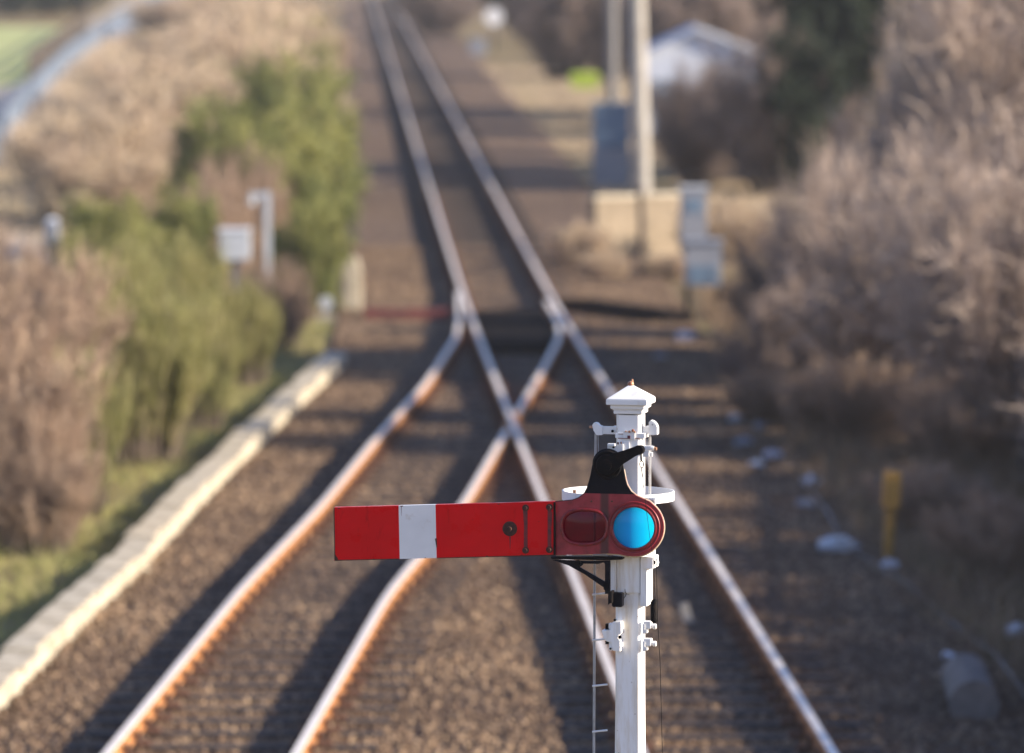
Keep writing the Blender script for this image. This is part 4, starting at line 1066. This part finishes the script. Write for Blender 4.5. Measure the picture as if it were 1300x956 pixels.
# cabinets
t = thing('lineside_cabinet', 892, 402, 'grey blue equipment cabinet on dark legs right of the buff wall', 'equipment cabinet')
b = MB(); b.box(-.30, .30, -.25, .25, .52, 1.22); cb = b.build('body', M['cabgrey'], t, bevel=.015)
b = MB(); b.box(-.33, .33, -.29, .27, 1.222, 1.28); b.build('roof', M['cabgrey'], t, bevel=.01)
b = MB(); b.box(-.22, .24, -.262, -.252, .56, .86); dr_ = b.build('door', M['cabblue'], t, bevel=.003)
b = MB(); b.box(.16, .19, -.28, -.263, .68, .76); b.build('handle', M['grey'], dr_)
for sx in (-.26, .26):
    for sy in (-.2, .2):
        b = MB(); b.box(sx - .04, sx + .04, sy - .04, sy + .04, 0, .52); b.build('leg', M['blackiron'], t)
t = thing('pale_cabinet', 880, 352, 'pale grey cabinet with a small window panel behind the grey blue one', 'equipment cabinet')
b = MB(); b.box(-.24, .24, -.2, .2, .6, 1.62); b.build('body', M['cabgrey'], t, bevel=.015)
b = MB(); b.box(-.15, .15, -.215, -.202, 1.2, 1.45); b.build('panel', M['cabblue'], t)
b = MB(); b.box(-.27, .27, -.23, .23, 1.622, 1.67); b.build('roof', M['cabpale'], t, bevel=.01)
for sx in (-.2, .2): b = MB(); b.box(sx - .03, sx + .03, -.03, .03, 0, .6); b.build('leg', M['polegrey'], t)
t = thing('tall_cabinet', 776, 236, 'tall blue double cabinet left of the sunlit pole', 'equipment cabinet')
b = MB(); b.box(-.46, .46, -.3, .3, 0, .92); b.build('lower_body', M['cabgrey'], t, bevel=.02)
b = MB(); b.box(-.44, .44, -.28, .3, .94, 1.95); ub = b.build('upper_body', M['cabblue'], t, bevel=.02)
b = MB(); b.box(-.47, .47, -.33, .33, 1.952, 2.02); b.build('roof', M['cabblue'], t, bevel=.01)
for sx in (-1, 1):
    b = MB(); b.box(sx * .22 - .19, sx * .22 + .19, -.292, -.282, 1.0, 1.88); b.build('door', M['cabblue'], t)
# grit bin
t = thing('grit_bin', 742, 112, 'small lime green bin in front of the dark bush beyond the blue cabinet', 'bin')
b = MB(); b.prism([(-.5, -.3), (.5, -.3), (.5, .3), (-.5, .3)], 0, .42, 0, 1.12); b.build('tub', M['lime'], t, bevel=.03)
b = MB(); b.prism([(-.6, -.37), (.6, -.37), (.6, .37), (-.6, .37)], .423, .58, 0, .8); b.build('lid', M['lime'], t, bevel=.03)
# round white sign
t = thing('round_sign', 627, 66, 'round white sign on a dark post right of the rails near the top', 'sign')
b = MB(); b.cyl((0, 0, 0), (0, 0, 1.9), .05, 8); b.build('pole', M['blackiron'], t)
b = MB(); b.cyl((0, -.12, 1.65), (0, -.06, 1.65), .42, 28); b.build('plate', M['white'], t)
t = thing('low_box', 606, 70, 'small grey green box at the foot of the round white sign', 'equipment box')
b = MB(); b.box(-.4, .4, -.3, .3, 0, .7); b.build('body', M['cabgrey'], t, bevel=.04)
b = MB(); b.box(-.45, .45, -.35, .35, .702, .78); b.build('lid', M['cabgrey'], t, bevel=.02)
# hut
pb_ = atz(890, 175, -.3); t = empty('pale_hut', tuple(pb_)); tag(t, 'pale blue hut with a pitched roof showing above the dark bushes on the right', 'hut')
g = [atY(x, y, pb_.y) - pb_ for x, y in ((816, 88), (816, 72), (885, 40), (1000, 84), (1000, 96))]
b = MB(); ring = [(g[1].x, 0), (g[3].x, 0)]
x0, x1 = g[1].x, g[3].x; zl, zr = g[1].z, g[3].z; xm, zm = g[2].x, g[2].z
b.add([(x0, 0, 0), (x1, 0, 0), (x1, 0, zr), (xm, 0, zm), (x0, 0, zl), (x0, 5, 0), (x1, 5, 0), (x1, 5, zr), (xm, 5, zm), (x0, 5, zl)],
      [(0, 1, 2, 3, 4), (9, 8, 7, 6, 5), (0, 5, 6, 1), (1, 6, 7, 2), (2, 7, 8, 3), (3, 8, 9, 4), (4, 9, 5, 0)]); wl = b.build('wall', M['shedwall'], t)
b = MB()
for (xa, za, xb, zb) in ((x0 - .12, zl - .05, xm, zm + .02), (xm, zm + .02, x1 + .15, zr - .05)):
    b.add([(xa, -.2, za + .01), (xb, -.2, zb + .01), (xb, 5.2, zb + .01), (xa, 5.2, za + .01), (xa, -.2, za + .09), (xb, -.2, zb + .09), (xb, 5.2, zb + .09), (xa, 5.2, za + .09)],
          [(0, 1, 2, 3), (4, 7, 6, 5), (0, 4, 5, 1), (1, 5, 6, 2), (2, 6, 7, 3), (3, 7, 4, 0)])
b.build('roof', M['slate'], t)
b = MB(); b.box(x0 + .25, x0 + .9, -.03, -.003, .9, 1.7); b.build('window', M['cabblue'], t)
# yellow marker post
t = thing('yellow_post', 1126, 722, 'yellow marker post with a thicker head at the foot of the thicket', 'marker post')
b = MB(); b.box(-.045, .045, -.04, .04, 0, .62); b.build('shaft', M['yellow'], t, bevel=.008); t.rotation_euler = (0, R(3), R(8))
b = MB(); b.box(-.085, .085, -.06, .06, .622, 1.0); b.build('head', M['yellow'], t, bevel=.012)
# dark fence by the right edge
fr = empty('timber_fence', tuple(atz(1290, 640, -.3))); tag(fr, 'dark timber fence half lost in the thicket at the right edge', 'fence')
A = atz(1268, 560, -.3) - Vector(fr.location); C = atz(1395, 780, -.3) - Vector(fr.location); m = MB(); k = 9
for i in range(k + 1):
    p = A.lerp(C, i / k); q = MB(); q.prism([(p.x - .07, p.y - .07), (p.x + .07, p.y - .07), (p.x + .07, p.y + .07), (p.x - .07, p.y + .07)], 0, 1.55 + random.uniform(-.08, .08)); q.build('fence_post', M['darkbark'], fr)
for z_ in (.45, .9, 1.3): m.tube([A + Vector((0, -.08, z_)), C + Vector((0, -.08, z_))], .045, 4)
m.build('fence_rail', M['darkbark'], fr)
# pale stake by the right rail
t = thing('pale_stake', 878, 803, 'short tilted pale stake in the ballast behind the signal post', 'stake')
b = MB(); b.prism([(-.05, -.04), (.05, -.04), (.05, .04), (-.05, .04)], 0, .28, 0, .8); b.build('shaft', M['polewood'], t, bevel=.008); t.rotation_euler = (0, R(-16), 0)
# ribbed duct at the bottom right
t = thing('ribbed_duct', 1230, 905, 'ribbed grey duct lying at the bottom right corner of the photo', 'duct')
b = MB(); pts = [(0, -.9 + i * .045, .2) for i in range(41)]; b.tube(pts, [.20 if i % 4 in (1, 2) else .155 for i in range(41)], 22); b.build('pipe', M['pipegrey'], t)
b = MB(); b.tube([(0, -.97, .2), (0, -.9, .2)], [.21, .21], 22); b.build('collar', M['pipegrey'], t); t.rotation_euler.z = R(-2)
# cable on the right
b = MB(); q = [atz(x, y, -.2) + Vector((0, 0, .02 * math.sin(k * 2))) for k, (x, y) in enumerate(((1030, 625), (1050, 650), (1072, 690), (1120, 722), (1150, 742), (1190, 775), (1230, 806), (1262, 832), (1300, 878), (1330, 930)))]
b.tube(q, .020, 8); tag(b.build('lineside_cable', M['pipegrey'], smooth=True), 'grey cable snaking along the shaded ground past the yellow post', 'cable')
# litter
def lump(px, py, r, mat, label, name, flat=.55):
    bm = bmesh.new(); bmesh.ops.create_icosphere(bm, subdivisions=3, radius=1.0)
    ph = [random.uniform(0, 6) for _ in range(6)]
    for v_ in bm.verts:
        c = v_.co; k = 1 + .22 * math.sin(5 * c.x + ph[0]) * math.sin(6 * c.y + ph[1]) + .16 * math.sin(11 * c.z + ph[2] + 4 * c.x) + .12 * math.sin(13 * c.y + 9 * c.x + ph[3])
        v_.co = Vector((c.x * k * r, c.y * k * r * .8, c.z * k * r * flat))
    me = bpy.data.meshes.new(name); bm.to_mesh(me); bm.free(); me.materials.append(mat)
    o = bpy.data.objects.new(name, me); col.objects.link(o); p = atz(px, py, -.24); o.location = (p.x, p.y, -.24 + r * flat * .7); o.rotation_euler.z = random.random() * 6
    tag(o, label, 'litter', 'litter scattered along the right of the ballast')
lump(1062, 702, .19, M['cabpale'], 'large grey white plastic bag left of the yellow post', 'plastic_bag')
lump(1056, 694, .10, M['bagblue'], 'bright blue scrap on the large grey white bag', 'plastic_scrap')
lump(1029, 618, .13, M['bagwhite'], 'white crumpled bag above the large grey one', 'plastic_bag')
lump(1022, 646, .11, M['cabgrey'], 'dull grey scrap just below the white crumpled bag', 'plastic_scrap')
lump(981, 583, .12, M['bagpale'], 'pale blue crumpled bag halfway up the litter line', 'plastic_bag')
lump(960, 594, .09, M['bagpale'], 'small pale scrap below the pale blue bag', 'plastic_scrap')
lump(944, 568, .13, M['cabgrey'], 'grey crumpled bag left of the pale blue one', 'plastic_bag')
lump(964, 546, .10, M['cabgrey'], 'grey scrap higher up than the pale blue bag', 'plastic_scrap')
lump(934, 536, .11, M['cabpale'], 'pale scrap at the upper end of the litter line', 'plastic_scrap')
lump(869, 433, .16, M['bagpale'], 'pale bag lying in the shade below the grey blue cabinet', 'plastic_bag')
lump(1129, 724, .11, M['bagwhite'], 'white scrap at the foot of the yellow post', 'plastic_scrap')
lump(1203, 838, .08, M['bagwhite'], 'small white scrap just above the ribbed duct', 'plastic_scrap')
lump(1292, 808, .13, M['bagwhite'], 'white bag by the right edge above the cable', 'plastic_bag')
lump(778, 336, .14, M['cabpale'], 'round pale scrap on the ground in front of the buff wall', 'plastic_scrap')
lump(838, 457, .10, M['cabgrey'], 'dull scrap in the shaded ballast beside the right rail', 'plastic_scrap')
lump(181, 728, .08, M['concrete'], 'round pale stone on the ballast right of the trough', 'pale_stone')
col.objects[0]
